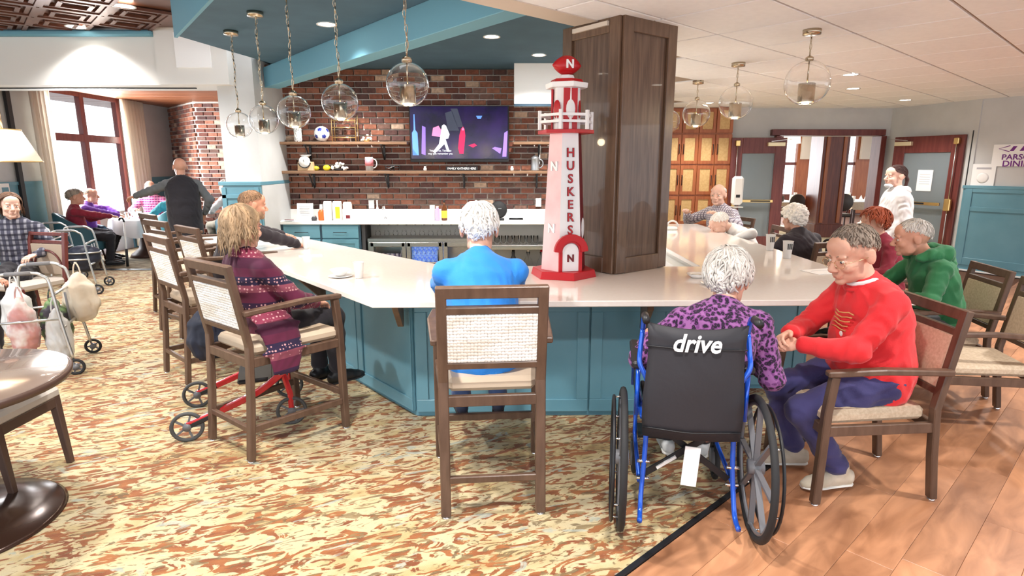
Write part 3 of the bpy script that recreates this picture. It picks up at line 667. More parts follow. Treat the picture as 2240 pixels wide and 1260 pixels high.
t = thing('beer_mug', 'clear glass mug with red label on the lower shelf', 'mug', (-2.1, SY, Z2)); mat('pink_label', (.75, .25, .28), .4)
B().lathe([(.055, 0), (.06, .2), (.056, .2), (.05, .012), (0, .012)], n=18).build('cup', 'clear_plastic', t); B().lathe([(.061, .07), (.0625, .17), (.0605, .17), (.059, .07)], n=18).build('band', 'pink_label', t); B().tube(bez((.06, 0, .17), (.13, 0, .17), (.13, 0, .04), (.058, 0, .04)), .009, 7).build('handle', 'clear_plastic', t)
t = thing('model_airplane', 'small dark metal model airplane on the lower shelf', 'model', (-1.76, SY, Z2))
B().ell((0, 0, .05), (.03, .09, .03)).build('fuselage', 'dark_metal', t); B().box((0, -.01, .075), (.24, .06, .01)).box((0, -.01, .045), (.2, .05, .01)).build('wings', 'dark_metal', t, .002); B().bar((0, -.09, .05), (.05, -.09, .07), .01, .004).bar((0, -.09, .05), (-.05, -.09, .03), .01, .004).build('propeller', 'steel', t); B().cyl((-.03, -.03, 0), (-.01, -.02, .04), .008).cyl((.03, -.03, 0), (.01, -.02, .04), .008).build('gear', 'dark_metal', t)
for x, lb in ((-1.28, 'tiny white shaker below the television left corner'), (.0, 'tiny white shaker right of the shelf sign')):
    t = thing('shaker', lb, 'shaker', (x, SY, Z2)); B().lathe([(.022, 0), (.026, .03), (.018, .05), (0, .05)], n=12).build('jar', 'porcelain', t); B().lathe([(.019, .05), (.017, .065), (0, .068)], n=12).build('cap', 'white_gloss', t)
t = thing('shelf_sign', 'small dark sign with white capitals on the lower shelf', 'sign', (-.74, SY, Z2)); B().box((0, 0, .032), (.47, .02, .064)).build('board', 'black', t, .002); lettering('FAMILY GATHERS HERE', .04, t, 'lh_white', (0, -.0115, .032), bold=.0008)
t = thing('stein', 'pewter lidded stein with a tall spoon on the lower shelf', 'stein', (.34, SY, Z2))
B().lathe([(.07, 0), (.065, .02), (.06, .17), (.066, .18), (.05, .2), (.02, .215), (0, .22)], n=18).build('cup', 'pewter', t); B().tube(bez((.06, 0, .16), (.14, 0, .17), (.13, 0, .04), (.062, 0, .04)), .01, 7).build('handle', 'pewter', t); B().bar((.06, .02, .1), (.075, .03, .36), .02, .006).build('spoon', 'white_gloss', t)
# ------------------------------------------------------------------ back counter
bk = thing('back_counter', 'white stone back counter with upstand along the brick wall', 'worktop')
B().box((-1.36, 8.86, .89), (4.0, .49, .04)).build('slab', 'back_stone', bk, .004); B().box((-1.36, 9.07, .985), (4.0, .03, .15)).build('upstand', 'back_stone', bk, .003)
cb = thing('base_cabinet', 'teal drawer cabinet under the left end of the back counter', 'cabinet', (-2.78, 8.86, 0))
B().box((0, .02, .44), (1.14, .46, .86)).build('body', 'teal', cb)
for x in (-.28, .28):
    d = B().box((x, -.22, .755), (.53, .022, .17)).build('drawer', 'teal', cb, .004); B().tube([(x-.09, -.235, .755), (x-.09, -.265, .755), (x+.09, -.265, .755), (x+.09, -.235, .755)], .006, 6).build('handle', 'black', d)
    d = B().box((x, -.22, .36), (.53, .022, .58)).build('cabinet_door', 'teal', cb, .004); f = B()
    for q in (-1, 1): f.box((x+q*.235, -.235, .36), (.06, .012, .58)).box((x, -.235, .36+q*.26), (.42, .012, .06))
    f.build('door_frame', 'teal', d, .002)
for x in (-.565, 0, .565): B().box((x, -.215, .44), (.025, .012, .86)).build('gap_strip', 'teal_dark', cb)
# support wall and open bay
sp = thing('counter_support', 'grey plaster support wall beneath the back counter', 'wall', kind='structure')
B().box((-.75, 9.05, .44), (2.9, .04, .87)).build('rear_panel', 'wall_paint', sp); B().box((-2.17, 8.88, .44), (.05, .44, .87)).build('divider', 'inner_dark', sp)
B().box((.62, 8.86, .44), (.06, .5, .87)).build('end_panel', 'wall_paint', sp)
cool = thing('bottle_cooler', 'stainless back-bar cooler with glass doors under the counter', 'refrigerator', (-1.28, 8.84, 0))
b = B().box((0, .17, .33), (1.66, .03, .66)).box((0, 0, .03), (1.66, .36, .06)).box((0, 0, .635), (1.66, .37, .05)).box((-.81, 0, .33), (.04, .36, .6)).box((.81, 0, .33), (.04, .36, .6)); b.build('cabinet_shell', 'steel', cool)
B().box((0, -.0, .30), (1.58, .3, .012)).build('inner_shelf', 'chrome', cool); B().box((0, -.19, .635), (1.66, .012, .05)).build('grille', 'steel', cool)
for x in (-.54, 0, .54):
    f = B()
    for q in (-1, 1): f.box((x+q*.235, -.195, .33), (.06, .03, .55)).box((x, -.195, .33+q*.245), (.5, .03, .06))
    d = f.build('cooler_door', 'steel', cool, .003); B().box((x, -.192, .33), (.42, .006, .44)).build('pane', 'glass', d); B().cyl((x+.2, -.225, .15), (x+.2, -.225, .5), .009).build('handle', 'black', d)
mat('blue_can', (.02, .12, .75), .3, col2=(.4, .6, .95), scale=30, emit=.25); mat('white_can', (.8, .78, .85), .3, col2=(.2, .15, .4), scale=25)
can = B().lathe([(.028, 0), (.033, .008), (.033, .105), (.027, .12), (0, .118)], n=12).mesh('can')
cw = can.copy(); can.materials.append(MAT['blue_can']); cw.materials.append(MAT['white_can'])
for k, (x0, n, me, z, lb) in enumerate(((-1.46, 7, can, .306, 'blue can on the upper shelf in the middle cooler bay'), (-1.46, 7, can, .06, 'blue can on the floor of the middle cooler bay'), (-1.98, 6, cw, .306, 'white and violet can on the left cooler bay shelf'))):
    for i in range(n):
        o = tag(link('drink_can', me), ORD[i]+' '+lb+', counted from the left', 'can', lb.replace('can', 'cans', 1)); o.location = (x0+i*.068, 8.78, z)
        if k == 0: o2 = tag(link('drink_can', me), ORD[i]+' stacked blue can from the left on top of the cooler row', 'can', 'blue cans stacked in the cooler'); o2.location = (x0+i*.068, 8.78, z+.121)
# hanging stemware
wg = B().lathe([(.035, 0), (.033, .003), (.005, .008), (.004, -.07), (.03, -.085), (.04, -.12), (.036, -.16), (.034, -.16), (.038, -.12), (.0, -.09)], n=14).mesh('wine_glass'); wg.materials.append(MAT['glass'])
rk = thing('stemware_rack', 'dark hanging rails for stemware under the back counter', 'rack', (-1.28, 8.8, .868))
for i in range(13): B().box((-.78+i*.13, 0, -.006), (.02, .3, .012)).build('rail', 'inner_dark', rk)
for i in range(11):
    o = tag(link('wine_glass', wg), ORD[i]+' upside-down wine glass from the left, hanging above the cooler', 'glass', 'hanging wine glasses'); o.location = (-1.98+.13*i, 8.76, .86)
# open bay on the right: shelf with glasses and bottles below
bs_ = thing('bay_shelf', 'steel shelf in the open bay right of the cooler', 'shelf', (.12, 8.84, .555)); B().box((0, 0, 0), (.92, .4, .02)).build('board', 'steel', bs_, .002); B().box((0, -.2, -.03), (.92, .015, .05)).build('lip', 'chrome', bs_)
for x in (-.4, .4): B().box((x, .1, -.285), (.03, .03, .54)).build('upright', 'steel', bs_)
tum = B().lathe([(.035, 0), (.042, .04), (.038, .13), (.034, .13), (.038, .045), (0, .012)], n=14).mesh('tumbler'); tum.materials.append(MAT['glass'])
for i in range(7):
    o = tag(link('tumbler', tum), ORD[i]+' clear tumbler from the left on the steel shelf beside the cooler', 'glass', 'tumblers on the steel shelf'); o.location = (-.22+i*.095, 8.74, .566)
for i, x in enumerate((.02, .24, .44)):
    t = thing('carafe', ('dark round carafe', 'clear carafe nearer the lighthouse', 'clear carafe with red stopper')[i]+' below the steel shelf', 'bottle', (x, 8.76, 0.0))
    B().lathe([(.075, .2), (.08, .24), (.05, .34), (.022, .4), (.026, .45), (.02, .45), (0, .3)], n=16).build('body', ('inner_dark', 'glass', 'glass')[i], t); B().box((0, 0, .1), (.17, .2, .2)).build('crate', 'inner_dark', t); B().cyl((0, 0, .45), (0, 0, .48), .022).build('stopper', ('black', 'chrome', 'red_paint')[i], t)
# things on the back counter
KZ = .911
def on(name, label, cat, x, y): return thing(name, label, cat, (x, y, KZ))
mat('paper', (.87, .87, .86), .8); mat('paper_ink', (.45, .45, .48), .8); mat('orange', (.75, .13, .02), .35); mat('carton', (.86, .85, .82), .5); mat('lilac', (.5, .36, .75), .4); mat('amber', (.11, .035, .01), .15); mat('label_yellow', (.85, .55, .05), .5); mat('cup_frost', (.9, .9, .89), .3, trans=.3)
t = on('paper_notice', 'white printed notice propped at the left of the back counter', 'notice', -3.06, 8.84); B().box((0, 0, .125), (.24, .006, .25), Matrix.Rotation(-.12, 3, 'X')).build('sheet', 'paper', t)
for k in range(6): B().box((0, -.02+.011, .2-.025*k), (.16-.02*(k % 3), .002, .006)).build('print_line', 'paper_ink', t)
t = on('orange_bottle', 'orange juice bottle with white cap on the back counter', 'bottle', -2.82, 8.84); B().lathe([(.045, 0), (.05, .01), (.05, .12), (.02, .17), (0, .17)], n=16).build('body', 'orange', t); B().cyl((0, 0, .15), (0, 0, .235), .03, .018).build('cap', 'porcelain', t)
t = on('glass_jar', 'small dark jar beside the orange bottle', 'jar', -2.92, 8.8); B().lathe([(.035, 0), (.04, .03), (.03, .06), (0, .06)], n=14).build('body', 'inner_dark', t); B().cyl((0, 0, .06), (0, 0, .07), .03).build('lid', 'chrome', t)
def carton(label, x, w, h, m2, z0, z1):
    t = on('drink_carton', label, 'carton', x, 8.84); B().box((0, 0, h*.43), (w, .09, h*.86)).build('body', 'carton', t, .003); B().prism([(-.045, 0), (.045, 0), (.004, h*.14), (-.004, h*.14)], -w/2, w/2, Matrix.Rotation(pi/2, 3, 'X') @ Matrix.Rotation(pi/2, 3, 'Y') if False else Matrix(((0, 0, 1), (1, 0, 0), (0, 1, 0))), (0, 0, h*.86)).build('gable', 'carton', t); B().box((w*.1, -.046, (z0+z1)/2), (w*.55, .003, z1-z0)).build('print', m2, t); return t
carton('white carton with yellow print on the back counter', -2.58, .12, .28, 'yellow', .03, .2); carton('plain tall white carton behind the yellow-print one', -2.72, .11, .28, 'paper', .05, .2); carton('white carton with dark red fruit print on the back counter', -2.43, .11, .27, 'lh_dark', .03, .08)
t = on('clear_bottle', 'tall clear bottle by the faucet on the back counter', 'bottle', -1.99, 8.84); B().lathe([(.03, 0), (.033, .01), (.033, .14), (.012, .2), (.012, .28), (.009, .28), (0, .02)], n=14).build('body', 'clear_plastic', t); B().cyl((0, 0, .28), (0, 0, .295), .014).build('cap', 'white_gloss', t)
t = on('faucet', 'small chrome faucet on the back counter', 'faucet', -1.9, 8.95); B().tube(bez((0, 0, 0), (0, 0, .26), (0, -.16, .26), (0, -.16, .15)), .011, 8).build('spout', 'chrome', t); B().cyl((0, 0, 0), (0, 0, .03), .025).build('collar', 'chrome', t)
cup = B().lathe([(.027, 0), (.028, .004), (.038, .115), (.041, .118), (.038, .118), (.035, .113), (.026, .008), (0, .008)], n=16).mesh('cup'); cup.materials.append(MAT['cup_frost'])
for x, lb in ((-1.49, 'frosted plastic cup on the back counter, left of two'), (-1.29, 'frosted plastic cup on the back counter, right of two')):
    o = tag(link('plastic_cup', cup), lb, 'cup', 'frosted cups on the back counter'); o.location = (x, 8.84, KZ); o.scale = (1.2, 1.2, 1.3)
t = on('milk_carton', 'white and lilac bottle pair beside the brown bottle', 'carton', -1.15, 8.84); B().box((-.03, .02, .11), (.07, .07, .22)).build('box', 'carton', t, .004)
t = on('lilac_bottle', 'lilac bottle beside the brown bottle', 'bottle', -1.10, 8.80); B().lathe([(.03, 0), (.034, .01), (.034, .15), (.02, .18), (.02, .2), (0, .2)], n=14).build('body', 'lilac', t); B().cyl((0, 0, .19), (0, 0, .21), .021).build('cap', 'white_gloss', t)
t = on('brown_bottle', 'dark brown bottle with yellow label on the back counter', 'bottle', -1.0, 8.82); B().lathe([(.04, 0), (.043, .01), (.043, .16), (.016, .22), (.015, .27), (0, .27)], n=16).build('body', 'amber', t); B().lathe([(.0435, .035), (.0445, .05), (.0445, .14), (.0435, .145)], n=16).build('bottle_label', 'label_yellow', t); B().cyl((0, 0, .265), (0, 0, .295), .018).build('cap', 'black', t)
t = on('round_speaker', 'round black speaker on a small foot at right of the back counter', 'speaker', -.2, 8.84); B().lathe([(.0, -.05), (.1, -.045), (.128, -.015), (.128, .015), (.1, .045), (0, .05)], (0, 0, .155), 28, Matrix.Rotation(pi/2, 3, 'X')).build('drum', 'black_rubber', t); B().box((0, 0, .015), (.17, .1, .03)).build('foot', 'black', t, .006); B().box((.02, -.056, .175), (.05, .004, .012)).build('badge', 'chrome', t)
t = on('serving_tray', 'dark rimmed tray lying beside the round speaker', 'tray', .06, 8.84); B().box((0, 0, .008), (.2, .14, .016)).build('base', 'chrome', t, .003); B().tube([(-.1, -.07, .02), (.1, -.07, .02), (.1, .07, .02), (-.1, .07, .02)], .009, 6, True).build('rim', 'black', t)
t = on('napkin_stack', 'loose papers at the left end of the back counter', 'papers', -3.32, 8.72); B().box((0, 0, .004), (.22, .16, .008), .3).build('sheet', 'paper', t); B().box((.05, -.02, .011), (.2, .14, .005), -.2).build('sheet', 'paper', t); B().cyl((.0, -.02, .019), (.14, -.04, .019), .005).build('pen', 'lh_dark', t)
for x, z, lb in ((-2.13, 1.13, 'white outlet plate above the faucet'), (.4, 1.16, 'white outlet plate right of the round speaker')):
    t = thing('outlet', lb, 'outlet', (x, 9.075, z)); B().box((0, 0, 0), (.085, .012, .13)).build('plate', 'white_gloss', t, .003)
    for q in (-.025, .025): B().box((0, -.007, q), (.035, .004, .03)).build('socket', 'porcelain', t)
for z, y, lb in ((1.16, 8.06, 'white switch plate on the teal pilaster side'), ): 
    t = thing('switch_plate', lb, 'switch', (-3.372, 8.5, z)); B().box((0, 0, 0), (.012, .085, .13)).build('plate', 'white_gloss', t, .003); B().box((.007, 0, 0), (.006, .03, .05)).build('rocker', 'porcelain', t)
for i, y in enumerate((8.45, 8.75)):
    t = thing('switch_plate', 'dark switch plate on the grey pilaster side, '+('nearer' if i == 0 else 'farther')+' of two', 'switch', (-3.395, y, 1.66)); B().box((0, 0, 0), (.012, .08, .13)).build('plate', 'dark_metal', t, .003); B().box((.007, 0, .02), (.005, .025, .04)).box((.007, 0, -.03), (.005, .025, .03)).build('rocker', 'black', t)
# ------------------------------------------------------------------ pendants
mat('globe', (1, 1, 1), .0, trans=1, ior=1.38, spec=.7)
def pendant(label, x, y, zc, r, ztop, group, slack=0):
    t = thing('globe_pendant', label, 'pendant', (x, y, zc), group=group)
    g = B().lathe([(r*.22, -r*.975)]+[(r*cos(R(a)), r*sin(R(a))) for a in range(-75, 84, 6)]+[(r*.1, r*.995)], n=32, caps=False).build('glass_globe', 'globe', t)
    md = g.modifiers.new('t', 'SOLIDIFY'); md.thickness = .002
    cy = r*.37
    B().lathe([(cy, -r*.86), (cy, -r*.02), (cy*.2, 0), (cy*.2, -.004), (cy*.96, -r*.03), (cy*.96, -r*.86)], n=24, caps=False).build('metal_sleeve', 'nickel', t)
    B().ell((0, 0, -r*.75), (cy*.8, cy*.8, r*.1)).build('bulb', 'lamp_warm', t)
    B().cyl((0, 0, 0), (0, 0, r+.02), .005, n=6).build('stem', 'nickel', t); B().lathe([(.03, r*.99), (.03, r+.02), (.008, r+.035), (0, r+.035)], n=12).build('globe_cap', 'nickel', t)
    L = ztop-zc-r-.045; n = max(3, int(L/.042)); ch = B()
    for i in range(n):
        z = r+.035+.02+L*i/n; a = (1, 0, 0) if i % 2 else (0, 1, 0); w = slack*sin(i*.9)
        ch.tube([V((w, 0, z))+V(a)*.009*cos(q)+V((0, 0, 1))*.026*sin(q) for q in [k*pi/3 for k in range(6)]], .0028, 5, True)
    ch.tube([(slack*sin(k*1.3), .006, r+.03+(L+.02)*k/14) for k in range(15)], .003, 5)
    ch.build('chain', 'nickel', t)
    B().lathe([(.066, ztop-zc-.04), (.068, ztop-zc-.003), (0, ztop-zc-.003)], n=20).build('canopy', 'nickel', t)
    l = light('POINT', 'pendant_glow', (x, y, zc-r*.78), 5, (1, .75, .45), .04); l.location = (x, y, zc-r-.03)
    return t
PR = 'globe pendants over the right bar leg'
for i, (y, lb) in enumerate(((4.88, 'nearest glass globe pendant on the white tile ceiling'), (6.4, 'second glass globe pendant on the white tile ceiling, left of the nearest'), (7.74, 'third glass globe pendant on the white tile ceiling, near the wood cabinet'), (9.1, 'farthest white-ceiling globe pendant, half hidden by the wood column'))):
    pendant(lb, 2.31, y, 2.345, .168, CZ, PR)
PLF = 'globe pendants over the left bar leg'
for i, (x, y, z, lb) in enumerate(((-.62, 3.70, 2.185, 'largest globe pendant, hanging left of the television'), (-1.21, 4.36, 2.15, 'globe pendant above the wire glass rack, second from the television'), (-1.71, 4.85, 2.125, 'globe pendant above the soccer ball, middle of the row on the teal ceiling'), (-2.2, 5.46, 2.11, 'globe pendant before the grey pilaster, fourth from the television'), (-2.75, 6.2, 2.11, 'farthest globe pendant on the teal ceiling, before the brick chimney'))):
    pendant(lb, x, y, z, .127, 3.0, PLF, .006)
# ------------------------------------------------------------------ recessed lights
def downlight(label, x, y, z, e, r=.075, spot=130, col=(1, .965, .93)):
    t = thing('recessed_light', label, 'light', (x, y, z), group='recessed lights')
    B().lathe([(r, -.004), (r+.018, -.008), (r+.02, 0), (r, .0)], n=24, caps=False).build('trim_ring', 'white_gloss', t); B().lathe([(r, -.003), (0, -.003)], n=24).build('lens', 'lamp_emit', t)
    light('SPOT', 'downlight_beam', (x, y, z-.03), e, col, r, spot=spot)
for lb, x, y in (('recessed light in the white ceiling right of the nearest globe', 4.65, 8.49), ('recessed light in the white ceiling nearest the grey right wall', 6.31, 9.95), ('recessed light behind the nearest right globe', 3.9, 7.2), ('recessed light above the wood cabinet wall', 3.3, 10.4)): downlight(lb, x, y, CZ-.004, 110)
for lb, x, y, e in (('added out-of-view ceiling light above the red sweatshirt', 2.9, 2.4, 150), ('added out-of-view ceiling light above the wood floor corner', 4.6, 4.6, 150), ('added out-of-view ceiling light above the carpet edge', .4, 1.6, 150), ('added out-of-view ceiling light above the right floor', 5.6, 6.6, 130), ('added out-of-view ceiling light behind the camera side', 2.0, -.4, 150), ('added out-of-view ceiling light above the blue shirt', -1.05, 2.45, 190)): downlight(lb, x, y, CZ-.004, e)  # lamps outside the view, added to brighten the room
for lb, x, y, z, e in (('recessed light in the near teal ceiling', -1.72, 5.9, 2.996, 70), ('recessed light in the back teal ceiling, centre', -.22, 6.85, 3.076, 240), ('recessed light in the teal ceiling washing the white bulkhead', .34, 7.95, 3.076, 210), ('added unseen light in the back teal ceiling above the shelves', -2.2, 8.2, 3.076, 210)): downlight(lb, x, y, z, e)  # the one above the shelves is unseen, added to wash the bricks
for lb, x, y in (('recessed light in the tin ceiling nearer the teal crown', -5.3, 7.72), ('recessed light in the tin ceiling at the top edge', -4.11, 6.76), ('added out-of-view light in the tin ceiling over the left tables', -6.3, 5.4), ('added out-of-view light in the tin ceiling over the walkers', -3.0, 3.4)): downlight(lb, x, y, 3.362, 210 if y > 7.5 else 300, .1)  # the last two are out of view, added for extra brightness
t = thing('ceiling_vent', 'pale square air diffuser in the back teal ceiling', 'vent', (-.62, 6.2, 3.076), GA)
for k in range(4): B().box((0, 0, -.004-.004*k), (.5-.11*k, .5-.11*k, .006)).build('louvre', 'beige_trim', t)
t = thing('ceiling_vent', 'beige slot air vent in the white ceiling at the right edge', 'vent', (6.6, 7.6, CZ-.004), GA)
for k in range(5): B().box((0, -.1+.05*k, 0), (1.0, .035, .012)).build('louvre', 'beige_trim', t)
# ------------------------------------------------------------------ wood cabinet wall
wcab = thing('wall_cabinet', 'tall cherry wood cabinet with tan door panels beside the doors', 'cabinet', (3.42, 11.25, 0))
B().box((0, .2, 1.37), (1.24, .4, 2.74)).build('body', 'cherry', wcab)
for i, (z0, z1) in enumerate(((.62, 1.14), (1.17, 1.70), (1.73, 2.26), (2.29, 2.72), (.05, .59))):
    for c_, x0 in enumerate((-.6, -.29, .02, .33)):
        xa, xb = (-.61+.31*c_, -.61+.31*c_+.3); x = (xa+xb)/2; z = (z0+z1)/2; f = B(); h = z1-z0
        for q in (-1, 1): f.box((x+q*.122, -.012, z), (.055, .024, h)).box((x, -.012, z+q*(h/2-.03)), (.2, .024, .06))
        d = f.build('cabinet_door', 'cherry', wcab, .003); B().box((x, -.006, z), (.19, .006, h-.12)).build('panel', 'tan_panel', d)
        hx = x+(.115 if c_ % 2 == 0 else -.115)
        if i != 3: B().tube([(hx, -.024, z-.09), (hx, -.05, z-.08), (hx, -.05, z+.08), (hx, -.024, z+.09)], .007, 6).build('handle', 'black', d)
# signs, dispenser
t = thing('wall_sign', 'white banner sign with purple lettering on the right wall', 'sign', CR+rd*.88+rn*.012+V((0, 0, 1.86)), ra+pi)
t.rotation_euler = (0, 0, ra); mat('purple_ink', (.16, .02, .22), .6)
B().box((0, 0, 0), (1.15, .01, .33)).build('banner', 'paper', t); 
o = lettering('PARSONS HOUSE', .115, t, 'purple_ink', (.02, -.007, -.03), bold=.002, sx=1.05); o = lettering('DINING ROOM', .125, t, 'purple_ink', (.02, -.007, -.13), bold=.002, sx=1.05)
for k in range(7): B().prism([(0, -.035), (.05, -.035), (.09, .035), (.04, .035)], 0, .002, Matrix.Rotation(pi/2, 3, 'X'), (-.36+.125*k, -.005, .1)).build('stripe', 'purple_ink', t)
B().bars([(-.36, -.007, .145), (-.5, -.007, .1), (-.36, -.007, .055)], .014, .004, (0, 1, 0)).build('arrow_head', 'purple_ink', t)
t = thing('wall_notice', 'white printed notice below the banner on the right wall', 'notice', CR+rd*.22+rn*.012+V((0, 0, 1.56)), ra); B().box((0, 0, 0), (.32, .006, .34)).build('sheet', 'paper', t); B().box((0, -.004, .1), (.2, .002, .03)).build('print_line', 'paper_ink', t); B().lathe([(.09, 0), (.06, .01), (0, .012)], (0, -.001, -.05), 20, Matrix.Rotation(pi/2, 3, 'X')).build('print_emblem', 'pix_grey2' if 'pix_grey2' in MAT else 'porcelain', t)
dd = V((7.37, 9.93, 0))-V((6.93, 11.05, 0)); da = atan2(dd.y, dd.x)
t = thing('door_notice', 'white paper notice taped to the right door glass', 'notice', V((6.93, 11.05, 1.45))+dd*.52+V((sin(da), -cos(da), 0))*.012, da); B().box((0, 0, 0), (.26, .004, .36)).build('sheet', 'paper', t)
for k in range(5): B().box((0, -.003, .1-.04*k), (.18, .002, .008)).build('print_line', 'paper_ink', t)
t = thing('sanitizer_dispenser', 'white wall dispenser on a stand behind the plaid-shirted person', 'dispenser', (3.95, 10.55, 0))
B().box((0, 0, 1.27), (.2, .1, .5)).build('housing', 'white_gloss', t, .04); B().cyl((0, .03, 0), (0, .03, 1.1), .02).build('pole', 'steel', t); B().lathe([(.16, 0), (.15, .02), (.02, .03), (0, .03)], (0, .03, 0), 20).build('foot', 'steel', t); B().box((0, -.052, 1.18), (.07, .006, .05)).build('emblem', 'black', t); B().box((0, -.02, .99), (.17, .16, .012)).build('drip_tray', 'white_gloss', t)
# ------------------------------------------------------------------ figure builder
class Vol:
    """smooth union of ellipsoids and tapered elliptical segments, meshed with surface nets"""
    def __init__(self, k=.012): self.p = []; self.k = k
    def ell(self, c, r, rot=None, n=0, m=0):
        r = (r,)*3 if isinstance(r, (int, float)) else r
        rot = np.array(rot) if rot is not None else np.eye(3); k = np.linalg.norm(rot[:, 0]); self.p.append(('e', np.array(c), np.array(r)*k, rot/k)); return self
    def loft(self, rings, side, n=0):
        side = V(side)
        for i in range(len(rings)-1):
            a, c = V(rings[i][0]), V(rings[i+1][0]); d = c-a; L = d.length; d = d.normalized(); s = side-d*side.dot(d)
            s = s.normalized() if s.length > 1e-4 else frame(d)[0]; t = d.cross(s)
            self.p.append(('l', np.array(a), np.array([s, t, d]), L, rings[i][1], rings[i+1][1], rings[i][2], rings[i+1][2]))
        return self
    def mesh(self, vox):
        lo, hi = [], []
        for q in self.p:
            if q[0] == 'e': e = np.abs(q[3]) @ q[2]; lo.append(q[1]-e); hi.append(q[1]+e)
            else:
                m = max(q[4:]); b_ = q[1]+q[2][2]*q[3]; lo.append(np.minimum(q[1], b_)-m); hi.append(np.maximum(q[1], b_)+m)
        pad = self.k+2.5*vox; o = np.min(lo, 0)-pad; n = np.ceil((np.max(hi, 0)+pad-o)/vox).astype(int)+1
        F = np.full(n, .05, np.float32); ax = [o[i]+vox*np.arange(n[i]) for i in range(3)]
        for q, l, h in zip(self.p, lo, hi):
            i0 = np.maximum(((l-pad-o)/vox).astype(int), 0); i1 = np.minimum(((h+pad-o)/vox).astype(int)+2, n)
            sl = tuple(slice(x, y) for x, y in zip(i0, i1)); X = np.stack(np.meshgrid(*[ax[i][sl[i]] for i in range(3)], indexing='ij'), -1)-q[1]
            if q[0] == 'e':
                Y = X @ q[3]; k0 = np.sqrt(((Y/q[2])**2).sum(-1)); k1 = np.sqrt(((Y/q[2]**2)**2).sum(-1))+1e-9; D = k0*(k0-1)/k1
            else:
                Y = X @ q[2].T; L = q[3]; t = np.clip(Y[..., 2]/L, 0, 1); A = q[4]+(q[5]-q[4])*t; C_ = q[6]+(q[7]-q[6])*t; ov = Y[..., 2]-t*L; mn = np.minimum(A, C_)
                D = (np.sqrt((Y[..., 0]/A)**2+(Y[..., 1]/C_)**2+(ov/(mn*.75))**2)-1)*mn
            f = F[sl]; hh = np.clip(.5+.5*(f-D)/self.k, 0, 1); F[sl] = f*(1-hh)+D*hh-self.k*hh*(1-hh)
        In = F < 0; c = np.zeros(np.array(n)-1, bool); cs = []
        cor = [(i, j, k) for i in (0, 1) for j in (0, 1) for k in (0, 1)]
        g = lambda A, q: A[q[0]:A.shape[0]-1+q[0], q[1]:A.shape[1]-1+q[1], q[2]:A.shape[2]-1+q[2]]
        s0 = sum(g(In, q).astype(np.int8) for q in cor); act = (s0 > 0) & (s0 < 8); I = np.argwhere(act); idx = np.full(act.shape, -1, np.int64); idx[act] = np.arange(len(I))
        val = {q: g(F, q)[act] for q in cor}; acc = np.zeros((len(I), 3)); ct = np.zeros(len(I))
        for q in cor:
            for d in range(3):
                if q[d]: continue
                r = list(q); r[d] = 1; r = tuple(r); v0, v1 = val[q], val[r]; x = (v0 < 0) != (v1 < 0); tt = np.where(x, v0/np.where(x, v0-v1, 1), 0)
                pt = np.tile(np.array(q, float), (len(I), 1)); pt[:, d] += tt; acc += pt*x[:, None]; ct += x
        P = o+vox*(I+acc/ct[:, None]); quads = []
        for d in range(3):
            e1, e2 = [(1, 2), (2, 0), (0, 1)][d]; sh = [slice(None)]*3; sh2 = [slice(None)]*3; sh[d] = slice(0, -1); sh2[d] = slice(1, None)
            a, b_ = In[tuple(sh)], In[tuple(sh2)]; E = np.argwhere(a != b_); E = E[(E[:, e1] > 0) & (E[:, e2] > 0) & (E[:, e1] < act.shape[e1]) & (E[:, e2] < act.shape[e2])]
            fl = a[tuple(E.T)]; off = np.zeros((4, 3), int); off[1, e1] = -1; off[2, e1] = -1; off[2, e2] = -1; off[3, e2] = -1
            Q = np.stack([idx[tuple((E+off[k]).T)] for k in range(4)], 1); Q[~fl] = Q[~fl][:, ::-1]; quads.append(Q)
        return P, np.concatenate(quads)
def blob(b, vox, smooth=2, folds=0, ffreq=9, fstretch=(1, 1, 1), seed=0):
    P, Q = b.mesh(vox)
    for _ in range(smooth):
        S_ = np.zeros_like(P); c = np.zeros(len(P))
        for k in range(4):
            for j in (1, 3): np.add.at(S_, Q[:, k], P[Q[:, (k+j) % 4]]); np.add.at(c, Q[:, k], 1)
        P = P*.5+.5*S_/np.maximum(c, 1)[:, None]
    if folds:
        nr = np.zeros_like(P); fn = np.cross(P[Q[:, 2]]-P[Q[:, 0]], P[Q[:, 3]]-P[Q[:, 1]])
        for k in range(4): np.add.at(nr, Q[:, k], fn)
        nr /= np.linalg.norm(nr, axis=1)[:, None]+1e-12; F = np.zeros(len(P))
        for i, c in enumerate(P):
            p = V((c[0]*fstretch[0], c[1]*fstretch[1], c[2]*fstretch[2]))*ffreq+V((seed, seed, seed)); w_ = noise.noise(p*.5); q_ = V((p.x+p.z*.9+w_*2, p.y*.8+w_, p.z*.45-p.x*.3))
            F[i] = noise.noise(p*.8)*.5+(.5-abs(noise.noise(q_*1.6+V((9, 0, 0))))*2)*.75
        P = P+nr*(F*folds)[:, None]
    me = bpy.data.meshes.new('surface'); me.from_pydata(P.tolist(), [], Q.tolist()); me.polygons.foreach_set('use_smooth', [True]*len(me.polygons)); me.update()
    return me
def join(meshes, name):
    vs, fs = [], []
    for m in meshes:
        k = len(vs); vs += [tuple(v.co) for v in m.vertices]; fs += [tuple(i+k for i in p.vertices) for p in m.polygons]; bpy.data.meshes.remove(m)
    me = bpy.data.meshes.new(name); me.from_pydata(vs, [], fs); me.polygons.foreach_set('use_smooth', [True]*len(fs)); me.update()
    return me
